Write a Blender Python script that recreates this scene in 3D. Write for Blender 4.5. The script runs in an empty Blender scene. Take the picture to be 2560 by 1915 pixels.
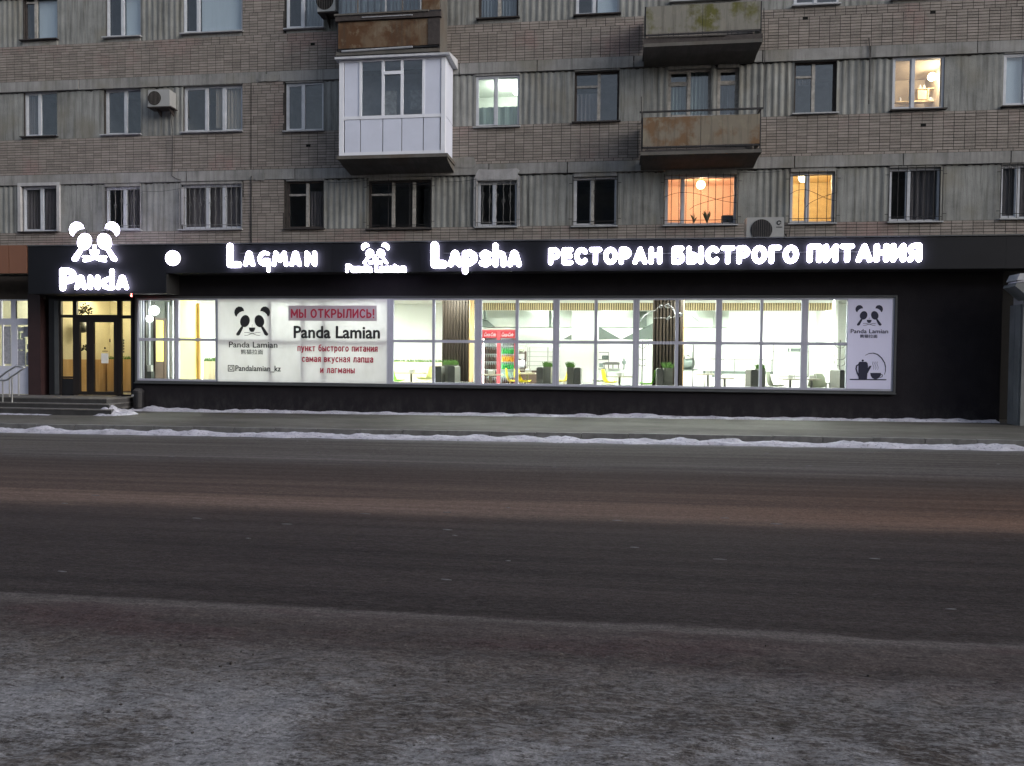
import bpy, math, random
from math import sin, cos, pi, radians, sqrt, atan2, hypot
random.seed(7)
sc = bpy.context.scene
COL = sc.collection

# ------------------------------------------------------------------ camera
FPX, CX, CY = 1920.0, 1280.0, 957.5
YAW, PITCH, ROLL = radians(7.643), radians(1.586), radians(0.58)
HC, DC = 1.45, 20.9
fw = (-sin(YAW) * cos(PITCH), cos(YAW) * cos(PITCH), -sin(PITCH))
from mathutils import Matrix, Vector
F = Vector(fw).normalized()
R0 = F.cross(Vector((0, 0, 1))).normalized()
U0 = R0.cross(F).normalized()
Rv = R0 * cos(ROLL) + U0 * sin(ROLL)
Uv = -R0 * sin(ROLL) + U0 * cos(ROLL)
# roll: horizon drops to the right in the picture
cam_d = bpy.data.cameras.new('camera')
cam = bpy.data.objects.new('camera', cam_d)
COL.objects.link(cam)
M = Matrix((Rv, Uv, -F)).transposed().to_4x4()
M.translation = Vector((0, -DC, HC))
cam.matrix_world = M
cam_d.sensor_width = 36.0
cam_d.lens = 36.0 * FPX / 2560.0
cam_d.clip_end = 2000
cam_d.clip_start = 0.05
sc.camera = cam

def ray(px, py):
    x = (px - CX) / FPX
    y = -(py - CY) / FPX
    return F + Rv * x + Uv * y
def P(px, py, Y):
    r = ray(px, py)
    t = (Y + DC) / r.y
    return r.x * t, HC + r.z * t
def PX(px, Y, py=850): return P(px, py, Y)[0]
def PZ(py, Y, px=1280): return P(px, py, Y)[1]
def RC(px0, py0, px1, py1, Y):
    ym = (py0 + py1) / 2; xm = (px0 + px1) / 2
    return P(px0, ym, Y)[0], P(px1, ym, Y)[0], P(xm, py1, Y)[1], P(xm, py0, Y)[1]

# ------------------------------------------------------------------ world, sun, exposure
W = bpy.data.worlds.new('World'); sc.world = W; W.use_nodes = True
nt = W.node_tree; nt.nodes.clear()
sky = nt.nodes.new('ShaderNodeTexSky'); sky.sky_type = 'NISHITA'; sky.sun_disc = False
SUN_EL, SUN_ROT = radians(22.0), radians(112)
sky.sun_elevation = SUN_EL; sky.sun_rotation = SUN_ROT
sky.air_density = 1.0; sky.dust_density = 2.0; sky.ozone_density = 1.5
hsv = nt.nodes.new('ShaderNodeHueSaturation'); hsv.inputs['Saturation'].default_value = 0.55
bg = nt.nodes.new('ShaderNodeBackground'); bg.inputs[1].default_value = 0.15
out = nt.nodes.new('ShaderNodeOutputWorld')
nt.links.new(sky.outputs[0], hsv.inputs['Color']); nt.links.new(hsv.outputs[0], bg.inputs[0]); nt.links.new(bg.outputs[0], out.inputs[0])
sd = bpy.data.lights.new('sun', 'SUN'); sd.energy = 1.15; sd.angle = radians(50); sd.color = (1.0, 0.95, 0.92)
so = bpy.data.objects.new('sun', sd); COL.objects.link(so)
# overcast dusk: a very wide, weak sun in the sky's own sun direction
so.rotation_euler = (-Vector((sin(SUN_ROT) * cos(SUN_EL), cos(SUN_ROT) * cos(SUN_EL), sin(SUN_EL)))).to_track_quat('-Z', 'Y').to_euler()
sc.view_settings.view_transform = 'Standard'
sc.view_settings.look = 'None'
sc.view_settings.exposure = 0.68
sc.view_settings.gamma = 1.0
sc.view_settings.use_curve_mapping = False
sc.cycles.use_denoising = True
sc.cycles.max_bounces = 7
sc.cycles.transparent_max_bounces = 12
sc.cycles.sample_clamp_indirect = 6.0
sc.cycles.caustics_reflective = False
sc.cycles.caustics_refractive = False

# ------------------------------------------------------------------ materials
MATS = {}
class NB:
    def __init__(s, m):
        s.m = m; m.use_nodes = True; s.t = m.node_tree; s.t.nodes.clear()
        s.out = s.n('OutputMaterial')
    def n(s, k, **kw):
        nd = s.t.nodes.new('ShaderNode' + k)
        for a, b in kw.items():
            if a.startswith('i_'): nd.inputs[a[2:].replace('_', ' ')].default_value = b
            else: setattr(nd, a, b)
        return nd
    def l(s, a, b): s.t.links.new(a, b)
    def pos(s):
        return s.n('NewGeometry').outputs['Position']
    def scale(s, vec, v):
        q = s.n('VectorMath', operation='MULTIPLY'); s.l(vec, q.inputs[0]); q.inputs[1].default_value = v
        return q.outputs[0]
    def noise(s, vec, sc_, det=6, rough=0.6, dist=0.0):
        q = s.n('TexNoise'); s.l(vec, q.inputs['Vector']); q.inputs['Scale'].default_value = sc_
        q.inputs['Detail'].default_value = det; q.inputs['Roughness'].default_value = rough; q.inputs['Distortion'].default_value = dist
        return q.outputs[0]
    def ramp(s, fac, stops, interp='LINEAR'):
        q = s.n('ValToRGB'); s.l(fac, q.inputs[0]); cr = q.color_ramp; cr.interpolation = interp
        while len(cr.elements) < len(stops): cr.elements.new(0.5)
        for e, (p, c) in zip(cr.elements, stops):
            e.position = p; e.color = (c[0], c[1], c[2], 1) if not isinstance(c, (int, float)) else (c, c, c, 1)
        return q.outputs[0]
    def mix(s, fac, a, b, blend='MIX'):
        q = s.n('Mix', data_type='RGBA', blend_type=blend, clamp_factor=True)
        for v, i in ((fac, 0), (a, 6), (b, 7)):
            if hasattr(v, 'is_linked'): s.l(v, q.inputs[i])
            elif isinstance(v, (int, float)): q.inputs[i].default_value = v if i == 0 else (v, v, v, 1)
            else: q.inputs[i].default_value = (v[0], v[1], v[2], 1)
        return q.outputs[2]
    def math(s, op, a, b=0.0, c=None, clamp=False):
        q = s.n('Math', operation=op, use_clamp=clamp)
        for v, i in ((a, 0), (b, 1), (c, 2)):
            if v is None: continue
            if hasattr(v, 'is_linked'): s.l(v, q.inputs[i])
            else: q.inputs[i].default_value = v
        return q.outputs[0]
    def bsdf(s, col, rough=0.8, metal=0.0, bump=None, bstr=0.3, bdist=0.01, spec=0.5, extra=None):
        q = s.n('BsdfPrincipled')
        for v, nme in ((col, 'Base Color'), (rough, 'Roughness'), (metal, 'Metallic')):
            if hasattr(v, 'is_linked'): s.l(v, q.inputs[nme])
            elif isinstance(v, (int, float)): q.inputs[nme].default_value = v
            else: q.inputs[nme].default_value = (v[0], v[1], v[2], 1)
        q.inputs['Specular IOR Level'].default_value = spec
        if bump is not None:
            b = s.n('Bump'); b.inputs['Strength'].default_value = bstr; b.inputs['Distance'].default_value = bdist
            s.l(bump, b.inputs['Height']); s.l(b.outputs[0], q.inputs['Normal'])
        return q
def new(name):
    m = bpy.data.materials.new(name); MATS[name] = m; return NB(m)
def fin(b, q): b.l(q.outputs[0], b.out.inputs[0]); return b.m
def plain(name, col, rough=0.6, metal=0.0, var=0.12, sc_=3.0, bstr=0.1, spec=0.4, stretch=(1, 1, 1)):
    """a surface colour with soft wear in it"""
    b = new(name); p = b.scale(b.pos(), stretch)
    n1 = b.noise(p, sc_, 5, 0.65)
    lo = tuple(c * (1 - var) for c in col); hi = tuple(min(1, c * (1 + var)) for c in col)
    c = b.ramp(n1, [(0.3, lo), (0.7, hi)])
    return fin(b, b.bsdf(c, rough, metal, n1, bstr, 0.01, spec))
def emit(name, col, s):
    b = new(name); e = b.n('Emission'); e.inputs[0].default_value = (*col, 1); e.inputs[1].default_value = s
    b.l(e.outputs[0], b.out.inputs[0]); return b.m

# brick face: colour changes brick by brick and in weathered patches
def mk_brick(name, a, c_, island):
    b = new(name); g = b.n('NewGeometry')
    rnd = g.outputs['Random Per Island'] if island else b.n('ObjectInfo').outputs['Random']
    p = g.outputs['Position']
    base = b.mix(rnd, a, c_)
    big = b.noise(p, 0.55, 4, 0.6)
    base = b.mix(b.ramp(big, [(0.54, 0.0), (0.64, 0.6)]), base, (0.225, 0.135, 0.13))
    gr = b.noise(b.scale(p, (1, 1, 1)), 1.7, 6, 0.7)
    base = b.mix(b.ramp(gr, [(0.35, 0.4), (0.6, 0.0)]), base, (0.10, 0.095, 0.085))
    st = b.noise(b.scale(p, (3.2, 1, 0.35)), 1.4, 5, 0.6)
    base = b.mix(b.ramp(st, [(0.55, 0.0), (0.75, 0.35)]), base, (0.07, 0.066, 0.062))
    fine = b.noise(p, 38, 4, 0.7)
    base = b.mix(0.35, base, b.mix(b.ramp(fine, [(0.4, 0.0), (0.6, 1.0)]), base, (0.30, 0.28, 0.26)), 'MIX')
    return fin(b, b.bsdf(base, 0.9, 0, fine, 0.5, 0.006, 0.2))
BR_A, BR_B = (0.160, 0.140, 0.127), (0.262, 0.232, 0.212)
m_brick = mk_brick('brick_face', BR_A, BR_B, False)
m_bricks = mk_brick('brick_faces_joined', BR_A, BR_B, True)
m_mortar = plain('mortar', (0.034, 0.031, 0.029), 0.95, var=0.35, sc_=6)

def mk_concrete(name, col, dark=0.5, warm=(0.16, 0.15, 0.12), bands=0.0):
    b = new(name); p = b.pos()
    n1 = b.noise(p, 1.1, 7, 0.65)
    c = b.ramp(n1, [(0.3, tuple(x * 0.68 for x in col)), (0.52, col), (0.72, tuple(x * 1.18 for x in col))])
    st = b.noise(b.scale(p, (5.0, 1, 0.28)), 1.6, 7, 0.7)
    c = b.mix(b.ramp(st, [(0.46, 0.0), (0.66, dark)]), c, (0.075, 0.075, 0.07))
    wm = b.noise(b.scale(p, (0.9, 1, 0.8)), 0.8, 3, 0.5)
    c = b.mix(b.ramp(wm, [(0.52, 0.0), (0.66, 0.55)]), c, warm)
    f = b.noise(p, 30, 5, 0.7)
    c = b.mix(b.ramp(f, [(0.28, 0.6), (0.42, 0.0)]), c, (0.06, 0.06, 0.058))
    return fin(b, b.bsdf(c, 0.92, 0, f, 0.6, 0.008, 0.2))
m_band = mk_concrete('band_concrete', (0.225, 0.225, 0.222), 0.5)
m_rib = mk_concrete('ribbed_cement', (0.215, 0.222, 0.216), 0.8)
m_plaster = mk_concrete('pale_plaster', (0.36, 0.36, 0.37), 0.25, (0.3, 0.3, 0.3))
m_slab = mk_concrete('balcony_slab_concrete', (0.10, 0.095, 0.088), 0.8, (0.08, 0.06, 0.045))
m_wpvc = plain('white_plastic', (0.60, 0.62, 0.68), 0.45, var=0.06, sc_=2)
m_wframe = plain('window_plastic', (0.42, 0.44, 0.48), 0.5, var=0.12, sc_=4)
m_wpvc2 = plain('greyed_white_frame', (0.40, 0.41, 0.44), 0.5, var=0.18, sc_=5)
m_bpanel = plain('balcony_white_panel', (0.50, 0.53, 0.63), 0.45, var=0.05, sc_=1.5)
m_oldwood = plain('old_dark_paint', (0.035, 0.028, 0.026), 0.7, var=0.4, sc_=9)
m_paleold = plain('weathered_pale_paint', (0.26, 0.25, 0.235), 0.75, var=0.35, sc_=8)
m_sillw = plain('pale_sill_metal', (0.30, 0.31, 0.33), 0.5, var=0.2, sc_=6)
m_silld = plain('rusty_dark_sill', (0.028, 0.024, 0.024), 0.7, var=0.5, sc_=9)
m_bar = plain('painted_bar', (0.10, 0.09, 0.085), 0.6, var=0.3, sc_=9)
m_grl = plain('grey_grille_paint', (0.15, 0.15, 0.15), 0.6, var=0.3, sc_=9)
m_bard = plain('dark_iron', (0.016, 0.015, 0.017), 0.6, var=0.3, sc_=9)
m_hole = plain('hole_dark', (0.004, 0.004, 0.004), 1.0, var=0.2)  # shade inside vent holes and fan openings, put into the colour
m_black = plain('matt_black', (0.006, 0.006, 0.008), 0.55, var=0.3, sc_=5)

def mk_glass(name, ior=1.9, tint=(0.93, 0.96, 0.95), rough=0.0):
    b = new(name)
    tr = b.n('BsdfTransparent'); tr.inputs[0].default_value = (*tint, 1)
    gl = b.n('BsdfGlossy'); gl.inputs['Roughness'].default_value = rough
    lw = b.n('LayerWeight'); lw.inputs[0].default_value = .5
    fr = b.math('ADD', b.math('MULTIPLY', b.math('POWER', lw.outputs['Facing'], 5.0), 1 - ior), ior)
    w = b.noise(b.pos(), 0.9, 2, 0.5); bm = b.n('Bump'); bm.inputs['Strength'].default_value = 0.02; bm.inputs['Distance'].default_value = 0.05
    b.l(w, bm.inputs['Height']); b.l(bm.outputs[0], gl.inputs['Normal'])
    mx = b.n('MixShader'); b.l(fr, mx.inputs[0]); b.l(tr.outputs[0], mx.inputs[1]); b.l(gl.outputs[0], mx.inputs[2])
    b.l(mx.outputs[0], b.out.inputs[0]); return b.m
m_glass = mk_glass('flat_window_glass', 0.060, (0.90, 0.93, 0.95))
m_shop = mk_glass('shop_glass', 0.025, (0.96, 0.985, 0.96))
m_roomd = plain('room_wall_unlit', (0.20, 0.20, 0.21), 0.9, var=0.3, sc_=1.2)

def mk_curtain(name, col, tr=0.3, lo=0.6):
    b = new(name); p = b.pos()
    n1 = b.noise(b.scale(p, (9, 9, 0.6)), 1.2, 4, 0.6)
    c = b.ramp(n1, [(0.3, tuple(x * lo for x in col)), (0.6, col)])
    d = b.n('BsdfDiffuse'); t = b.n('BsdfTranslucent'); b.l(c, d.inputs[0]); b.l(c, t.inputs[0])
    mx = b.n('MixShader'); mx.inputs[0].default_value = tr; b.l(d.outputs[0], mx.inputs[1]); b.l(t.outputs[0], mx.inputs[2])
    b.l(mx.outputs[0], b.out.inputs[0]); return b.m
m_curt = mk_curtain('net_curtain', (0.24, 0.27, 0.29))
m_curtd = mk_curtain('dark_curtain', (0.20, 0.17, 0.17))
m_curtg = mk_curtain('pale_green_curtain', (0.28, 0.34, 0.31))
m_lace = mk_curtain('lit_lace_curtain', (0.75, 0.62, 0.5), 0.5)
m_blind = mk_curtain('white_blind', (0.64, 0.70, 0.74), 0.2, 0.93)

# ------------------------------------------------------------------ mesh builder
def wl(o):
    v = Vector((0, 0, 0))
    while o is not None:
        v += o.location; o = o.parent
    return v
class MB:
    def __init__(s): s.v = []; s.f = []; s.sm = False
    def add(s, vs, fs):
        k = len(s.v); s.v += [tuple(q) for q in vs]; s.f += [tuple(i + k for i in q) for q in fs]; return s
    def box(s, x0, x1, y0, y1, z0, z1):
        if x0 > x1: x0, x1 = x1, x0
        if y0 > y1: y0, y1 = y1, y0
        if z0 > z1: z0, z1 = z1, z0
        return s.add([(x0, y0, z0), (x1, y0, z0), (x1, y1, z0), (x0, y1, z0), (x0, y0, z1), (x1, y0, z1), (x1, y1, z1), (x0, y1, z1)],
                     [(0, 1, 5, 4), (1, 2, 6, 5), (2, 3, 7, 6), (3, 0, 4, 7), (4, 5, 6, 7), (3, 2, 1, 0)])
    def bbox(s, x0, x1, y0, y1, z0, z1, r=0.03):
        """box with rounded vertical-plane (XZ) corners"""
        pts = []
        for cx_, cz_, a0 in ((x1 - r, z1 - r, 0), (x0 + r, z1 - r, 90), (x0 + r, z0 + r, 180), (x1 - r, z0 + r, 270)):
            for k in range(5):
                a = radians(a0 + k * 22.5); pts.append((cx_ + r * cos(a), cz_ + r * sin(a)))
        return s.pxz(pts, y0, y1)
    def pxz(s, pts, y0, y1):
        n = len(pts)
        ar = sum(pts[i][0] * pts[(i + 1) % n][1] - pts[(i + 1) % n][0] * pts[i][1] for i in range(n))
        if ar < 0: pts = pts[::-1]
        vs = [(x, y0, z) for x, z in pts] + [(x, y1, z) for x, z in pts]
        return s.add(vs, [tuple(range(n)), tuple(range(2 * n - 1, n - 1, -1))] + [(i, i + n, (i + 1) % n + n, (i + 1) % n) for i in range(n)])
    def pyz(s, pts, x0, x1):
        n = len(pts)
        vs = [(x0, y, z) for y, z in pts] + [(x1, y, z) for y, z in pts]
        return s.add(vs, [tuple(range(n)), tuple(range(2 * n - 1, n - 1, -1))] + [(i, i + n, (i + 1) % n + n, (i + 1) % n) for i in range(n)])
    def pxy(s, pts, z0, z1):
        n = len(pts)
        vs = [(x, y, z0) for x, y in pts] + [(x, y, z1) for x, y in pts]
        return s.add(vs, [tuple(range(n - 1, -1, -1)), tuple(range(n, 2 * n))] + [(i, (i + 1) % n, (i + 1) % n + n, i + n) for i in range(n)])
    def tube(s, pts, r, n=8):
        pts = [Vector(p) for p in pts]; k = len(s.v); m = len(pts)
        prev = None
        for i, p in enumerate(pts):
            d = (pts[min(i + 1, m - 1)] - pts[max(i - 1, 0)]).normalized()
            if prev is None:
                a = Vector((0, 0, 1)) if abs(d.z) < 0.9 else Vector((1, 0, 0)); u = d.cross(a).normalized()
            else: u = (prev - d * prev.dot(d)).normalized()
            prev = u; w = d.cross(u)
            for j in range(n):
                a = 2 * pi * j / n; q = p + (u * cos(a) + w * sin(a)) * r; s.v.append(tuple(q))
        for i in range(m - 1):
            for j in range(n):
                a = k + i * n + j; b = k + i * n + (j + 1) % n
                s.f.append((a, b, b + n, a + n))
        s.f.append(tuple(k + j for j in range(n - 1, -1, -1))); s.f.append(tuple(k + (m - 1) * n + j for j in range(n)))
        return s
    def lathe(s, prof, cx_, cy_, n=16, cz=0):
        k = len(s.v)
        for r, z in prof:
            for j in range(n):
                a = 2 * pi * j / n; s.v.append((cx_ + r * cos(a), cy_ + r * sin(a), z + cz))
        for i in range(len(prof) - 1):
            for j in range(n):
                a = k + i * n + j; b = k + i * n + (j + 1) % n
                s.f.append((a, b, b + n, a + n))
        s.f.append(tuple(k + j for j in range(n - 1, -1, -1))); s.f.append(tuple(k + (len(prof) - 1) * n + j for j in range(n)))
        return s
    def disc(s, cx_, cz_, r, y0, y1, n=28, rx=1.0):
        return s.pxz([(cx_ + r * rx * cos(2 * pi * j / n), cz_ + r * sin(2 * pi * j / n)) for j in range(n)], y0, y1)
    def stad(s, a, b, r, y0, y1, n=7):
        """stadium-shaped stroke from a to b in the XZ plane"""
        an = atan2(b[1] - a[1], b[0] - a[0]); pts = []
        for j in range(n + 1):
            t = an - pi / 2 + pi * j / n; pts.append((b[0] + r * cos(t), b[1] + r * sin(t)))
        for j in range(n + 1):
            t = an + pi / 2 + pi * j / n; pts.append((a[0] + r * cos(t), a[1] + r * sin(t)))
        return s.pxz(pts, y0, y1)
    def stroke(s, pts, r, y0, y1):
        for i in range(len(pts) - 1):
            s.stad(pts[i], pts[i + 1], r, y0 - 0.0007 * (i % 5), y1 + 0.0005 * (i % 5))
        return s
    def build(s, name, mat, parent=None, smooth=False, **props):
        me = bpy.data.meshes.new(name); off = wl(parent) if parent else Vector((0, 0, 0))
        o = bpy.data.objects.new(name, me)
        if parent is None and s.v:
            xs = [q[0] for q in s.v]; ys = [q[1] for q in s.v]; zs = [q[2] for q in s.v]
            off = Vector(((min(xs) + max(xs)) / 2, (min(ys) + max(ys)) / 2, min(zs))); o.location = off
        me.from_pydata([(x - off.x, y - off.y, z - off.z) for x, y, z in s.v], [], s.f)
        me.materials.append(mat)
        if smooth or s.sm:
            for p_ in me.polygons: p_.use_smooth = True
        me.update()
        COL.objects.link(o)
        if parent: o.parent = parent
        for k, v in props.items(): o[k] = v
        return o
def thing(name, loc, label, cat, group=None, kind=None):
    o = bpy.data.objects.new(name, None); COL.objects.link(o); o.location = loc; o.empty_display_size = 0.1
    o['label'] = label; o['category'] = cat
    if group: o['group'] = group
    return o
def tag(o, label, cat, group=None):
    o['label'] = label; o['category'] = cat
    if group: o['group'] = group
    return o
def struct(o): o['kind'] = 'structure'; return o
def copy_thing(root, loc, label, rz=None):
    r = root.copy(); COL.objects.link(r); r.location = loc; r['label'] = label
    if rz is not None: r.rotation_euler = (0, 0, rz)
    for ch in list(root.children):
        c = ch.copy(); COL.objects.link(c); c.parent = r
        for g in list(ch.children):
            d = g.copy(); COL.objects.link(d); d.parent = c
    return r

# text: laid out with the built-in font, turned into a thin solid and fitted to a rectangle
def text_mesh(s_, bold=0.0, shear=0.0):
    cu = bpy.data.curves.new('t', 'FONT'); cu.body = s_; cu.offset = bold; cu.extrude = 0.5; cu.shear = shear; cu.resolution_u = 3
    ob = bpy.data.objects.new('t', cu); COL.objects.link(ob)
    dg = bpy.context.evaluated_depsgraph_get(); me = bpy.data.meshes.new_from_object(ob.evaluated_get(dg))
    bpy.data.objects.remove(ob); bpy.data.curves.remove(cu)
    vs = [tuple(v.co) for v in me.vertices]; fs = [tuple(p.vertices) for p in me.polygons]
    bpy.data.meshes.remove(me)
    return vs, fs
def ring_bold(vs, fs, r, n=8):
    # a bolder cut of the letter: copies shifted in a small ring, each at its own depth
    V, Fc = list(vs), list(fs)
    for k in range(n):
        a = 2 * pi * k / n; b0 = len(V); e = .02 + .03 * k
        V += [(x + r * cos(a), y + r * sin(a), d * (1 + e)) for x, y, d in vs]; Fc += [tuple(i + b0 for i in f) for f in fs]
    return V, Fc
def fit_text(s_, x0, x1, z0, z1, y0, y1, name, mat, parent, bold=0.0, shear=0.0, keep=False, **props):
    vs, fs = text_mesh(s_, 0.0, shear)
    if bold > 0: vs, fs = ring_bold(vs, fs, bold)
    ax, bx = min(v[0] for v in vs), max(v[0] for v in vs); az, bz = min(v[1] for v in vs), max(v[1] for v in vs)
    mb = MB()
    mb.v = [(x0 + (x - ax) / (bx - ax) * (x1 - x0), y1 - (d + 0.5) * (y1 - y0), z0 + (z - az) / (bz - az) * (z1 - z0)) for x, z, d in vs]
    mb.f = fs
    return mb.build(name, mat, parent, **props)

# ================================================================== THE GROUND
TILT = 0.006
def zs(x, y): return TILT * x + 0.02 * y if y > -4.25 else TILT * x - 0.085      # pavement
def zr(x): return TILT * x - 0.22                                              # road
def sheet(name, x0, x1, y0, y1, zf, mat, nx=2, ny=2):
    vs, fs = [], []
    for j in range(ny + 1):
        for i in range(nx + 1):
            x = x0 + (x1 - x0) * i / nx; y = y0 + (y1 - y0) * j / ny; vs.append((x, y, zf(x, y)))
    for j in range(ny):
        for i in range(nx):
            a = j * (nx + 1) + i; fs.append((a, a + 1, a + nx + 2, a + nx + 1))
    mb = MB(); mb.v = vs; mb.f = fs
    return mb.build(name, mat, None)

# road surface: wheel-polished asphalt, tan bands, grey ice by the kerb, trodden snow on the near verge
b = new('winter_road'); p = b.pos()
sx = b.n('SeparateXYZ'); b.l(p, sx.inputs[0])
wob = b.noise(b.scale(p, (0.35, 0.9, 1)), 0.7, 4, 0.55)
wob2 = b.noise(b.scale(p, (1.2, 3.0, 1)), 1.6, 6, 0.65)
yy = b.math('ADD', sx.outputs[1], b.math('ADD', b.math('MULTIPLY', b.math('SUBTRACT', wob, 0.5), 0.55), b.math('MULTIPLY', b.math('SUBTRACT', wob2, 0.5), 0.22)))
t = b.math('DIVIDE', b.math('ADD', yy, 20.0), 16.0, clamp=True)
def T(y): return (y + 20) / 16
col = b.ramp(t, [(T(-19.5), (0.076, 0.068, 0.062)), (T(-17.0), (0.064, 0.056, 0.052)), (T(-16.45), (0.050, 0.041, 0.039)), (T(-16.15), (0.050, 0.042, 0.040)),
                 (T(-16.02), (0.082, 0.074, 0.071)), (T(-15.93), (0.030, 0.0245, 0.0235)), (T(-14.6), (0.0255, 0.0205, 0.0195)), (T(-13.4), (0.0265, 0.0210, 0.0195)), (T(-12.9), (0.034, 0.0255, 0.0225)),
                 (T(-12.5), (0.100, 0.071, 0.058)), (T(-12.05), (0.098, 0.069, 0.056)), (T(-11.75), (0.060, 0.043, 0.036)), (T(-10.6), (0.051, 0.038, 0.0325)),
                 (T(-9.2), (0.042, 0.034, 0.030)), (T(-8.7), (0.052, 0.045, 0.043)), (T(-8.3), (0.064, 0.058, 0.055)), (T(-7.2), (0.050, 0.045, 0.041)),
                 (T(-5.6), (0.050, 0.046, 0.042)), (T(-5.05), (0.072, 0.071, 0.070))])
# more orange tint to the right of the carriageway
rx = b.math('MULTIPLY', b.math('ADD', sx.outputs[0], 1.0), 0.12, clamp=True)
band = b.ramp(t, [(T(-13.2), 0.0), (T(-12.3), 1.0), (T(-10.8), 0.85), (T(-9.6), 0.0)])
col = b.mix(b.math('MULTIPLY', rx, band, clamp=True), col, b.mix(1.0, col, (1.22, 1.0, 0.84), 'MULTIPLY'))
# long streaks left by traffic
st = b.noise(b.scale(p, (0.09, 3.4, 1)), 1.4, 7, 0.62)
col = b.mix(1.0, col, b.ramp(st, [(0.36, 0.74), (0.5, 1.0), (0.64, 1.28)]), 'MULTIPLY')
st2 = b.noise(b.scale(p, (0.5, 16.0, 1)), 1.2, 5, 0.7)
icy = b.ramp(t, [(T(-9.4), 0.0), (T(-8.6), 1.0), (T(-5.2), 0.8), (T(-4.9), 0.0)])
col = b.mix(b.math('MULTIPLY', icy, b.ramp(st2, [(0.54, 0.0), (0.66, 0.75)])), col, (0.085, 0.082, 0.080))
pinch = b.noise(b.scale(p, (0.6, 2.2, 1)), 0.9, 3, 0.5)
col = b.mix(b.math('MULTIPLY', b.ramp(t, [(T(-17.0), 0.0), (T(-16.5), 1.0), (T(-16.1), 1.0), (T(-16.0), 0.0)]), b.ramp(pinch, [(0.50, 0.0), (0.60, 0.45)])), col, (0.050, 0.030, 0.032))
# thin packed snow on the verge nearest the camera
sn = b.noise(b.scale(p, (1.1, 1.5, 1)), 0.9, 9, 0.66)
sn2 = b.noise(b.scale(p, (8, 22, 1)), 2.2, 9, 0.8)
near = b.ramp(t, [(T(-17.5), 1.0), (T(-16.6), 0.0)])
snm = b.math('MULTIPLY', near, b.ramp(b.math('ADD', b.math('MULTIPLY', sn, 0.5), b.math('MULTIPLY', sn2, 0.5)), [(0.475, 0.0), (0.545, 0.85)]))
col = b.mix(snm, col, (0.205, 0.203, 0.212))
mud = b.noise(b.scale(p, (1, 1.3, 1)), 1.3, 7, 0.7)
col = b.mix(b.math('MULTIPLY', near, b.ramp(mud, [(0.55, 0.0), (0.63, 0.8)])), col, (0.036, 0.029, 0.025))
clod = b.noise(b.scale(p, (9, 20, 1)), 2.6, 6, 0.7)
far_n = b.ramp(t, [(T(-16.6), 1.0), (T(-16.1), 0.0)])
col = b.mix(b.math('MULTIPLY', far_n, b.ramp(clod, [(0.36, 0.85), (0.46, 0.0)])), col, (0.020, 0.018, 0.018))
grit = b.noise(b.scale(p, (16, 42, 1)), 2.2, 5, 0.7)
col = b.mix(b.math('MULTIPLY', far_n, b.ramp(grit, [(0.56, 0.0), (0.68, 0.55)])), col, (0.13, 0.125, 0.12))
fine = b.noise(p, 55, 6, 0.75)
agg = b.noise(b.scale(p, (1, 2.2, 1)), 14, 5, 0.75)
col = b.mix(1.0, col, b.ramp(agg, [(0.36, 0.74), (0.5, 1.0), (0.64, 1.30)]), 'MULTIPLY')
col = b.mix(1.0, col, b.ramp(fine, [(0.38, 0.66), (0.5, 1.0), (0.62, 1.38)]), 'MULTIPLY')
frost = b.noise(b.scale(p, (7, 24, 1)), 1.9, 7, 0.78, 0.4)
col = b.mix(b.math('MULTIPLY', b.ramp(t, [(T(-17.3), 1.0), (T(-16.5), 0.12)]), b.ramp(frost, [(0.50, 0.0), (0.60, 0.75)])), col, (0.175, 0.172, 0.176))
hgt = b.math('ADD', b.math('MULTIPLY', fine, 0.5), b.math('MULTIPLY', clod, 0.9))
m_road = fin(b, b.bsdf(col, b.ramp(t, [(T(-16.2), 0.95), (T(-15.8), 0.8), (T(-13), 0.8), (T(-12), 0.95)]), 0, hgt, 0.45, 0.02, 0.06))

def bump_noise(x, y, s=1.0):
    return (sin(x * 5.1 * s + 1.3) * cos(y * 6.3 * s) + 0.6 * sin(x * 11.7 * s + y * 3.1) + 0.4 * cos(y * 17.3 * s - x * 7.0))
struct(sheet('ground', -420, 420, -420, 420, lambda x, y: TILT * x * (1 if abs(x) < 90 else 90 / abs(x)) - 0.30, plain('frozen_ground', (0.09, 0.085, 0.08), 0.95, var=0.3, sc_=0.3), 8, 4))
struct(sheet('road', -90, 90, -16.05, -4.25, lambda x, y: zr(x), m_road, 12, 2))
struct(sheet('verge', -90, 90, -44, -16.05, lambda x, y: zr(x), m_road, 6, 2))
# the trodden verge right in front of the camera has real relief
vs, fs = [], []
nx, ny = 230, 96; x0v, x1v, y0v, y1v = -7.5, 6.5, -18.9, -16.05
import mathutils
for j in range(ny + 1):
    for i in range(nx + 1):
        x = x0v + (x1v - x0v) * i / nx; y = y0v + (y1v - y0v) * j / ny
        e = min(1, (i) / 8, (nx - i) / 8, j / 8, (ny - j) / 8)
        q = mathutils.noise.fractal(Vector((x * 3.2, y * 4.2, 0)), 0.7, 2.1, 5)
        vs.append((x, y, zr(x) + 0.005 + e * (0.012 + 0.016 * q)))
for j in range(ny):
    for i in range(nx):
        a = j * (nx + 1) + i; fs.append((a, a + 1, a + nx + 2, a + nx + 1))
mb = MB(); mb.v, mb.f = vs, fs
o = mb.build('verge_snow', m_road, None, smooth=True); o['kind'] = 'stuff'

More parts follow.
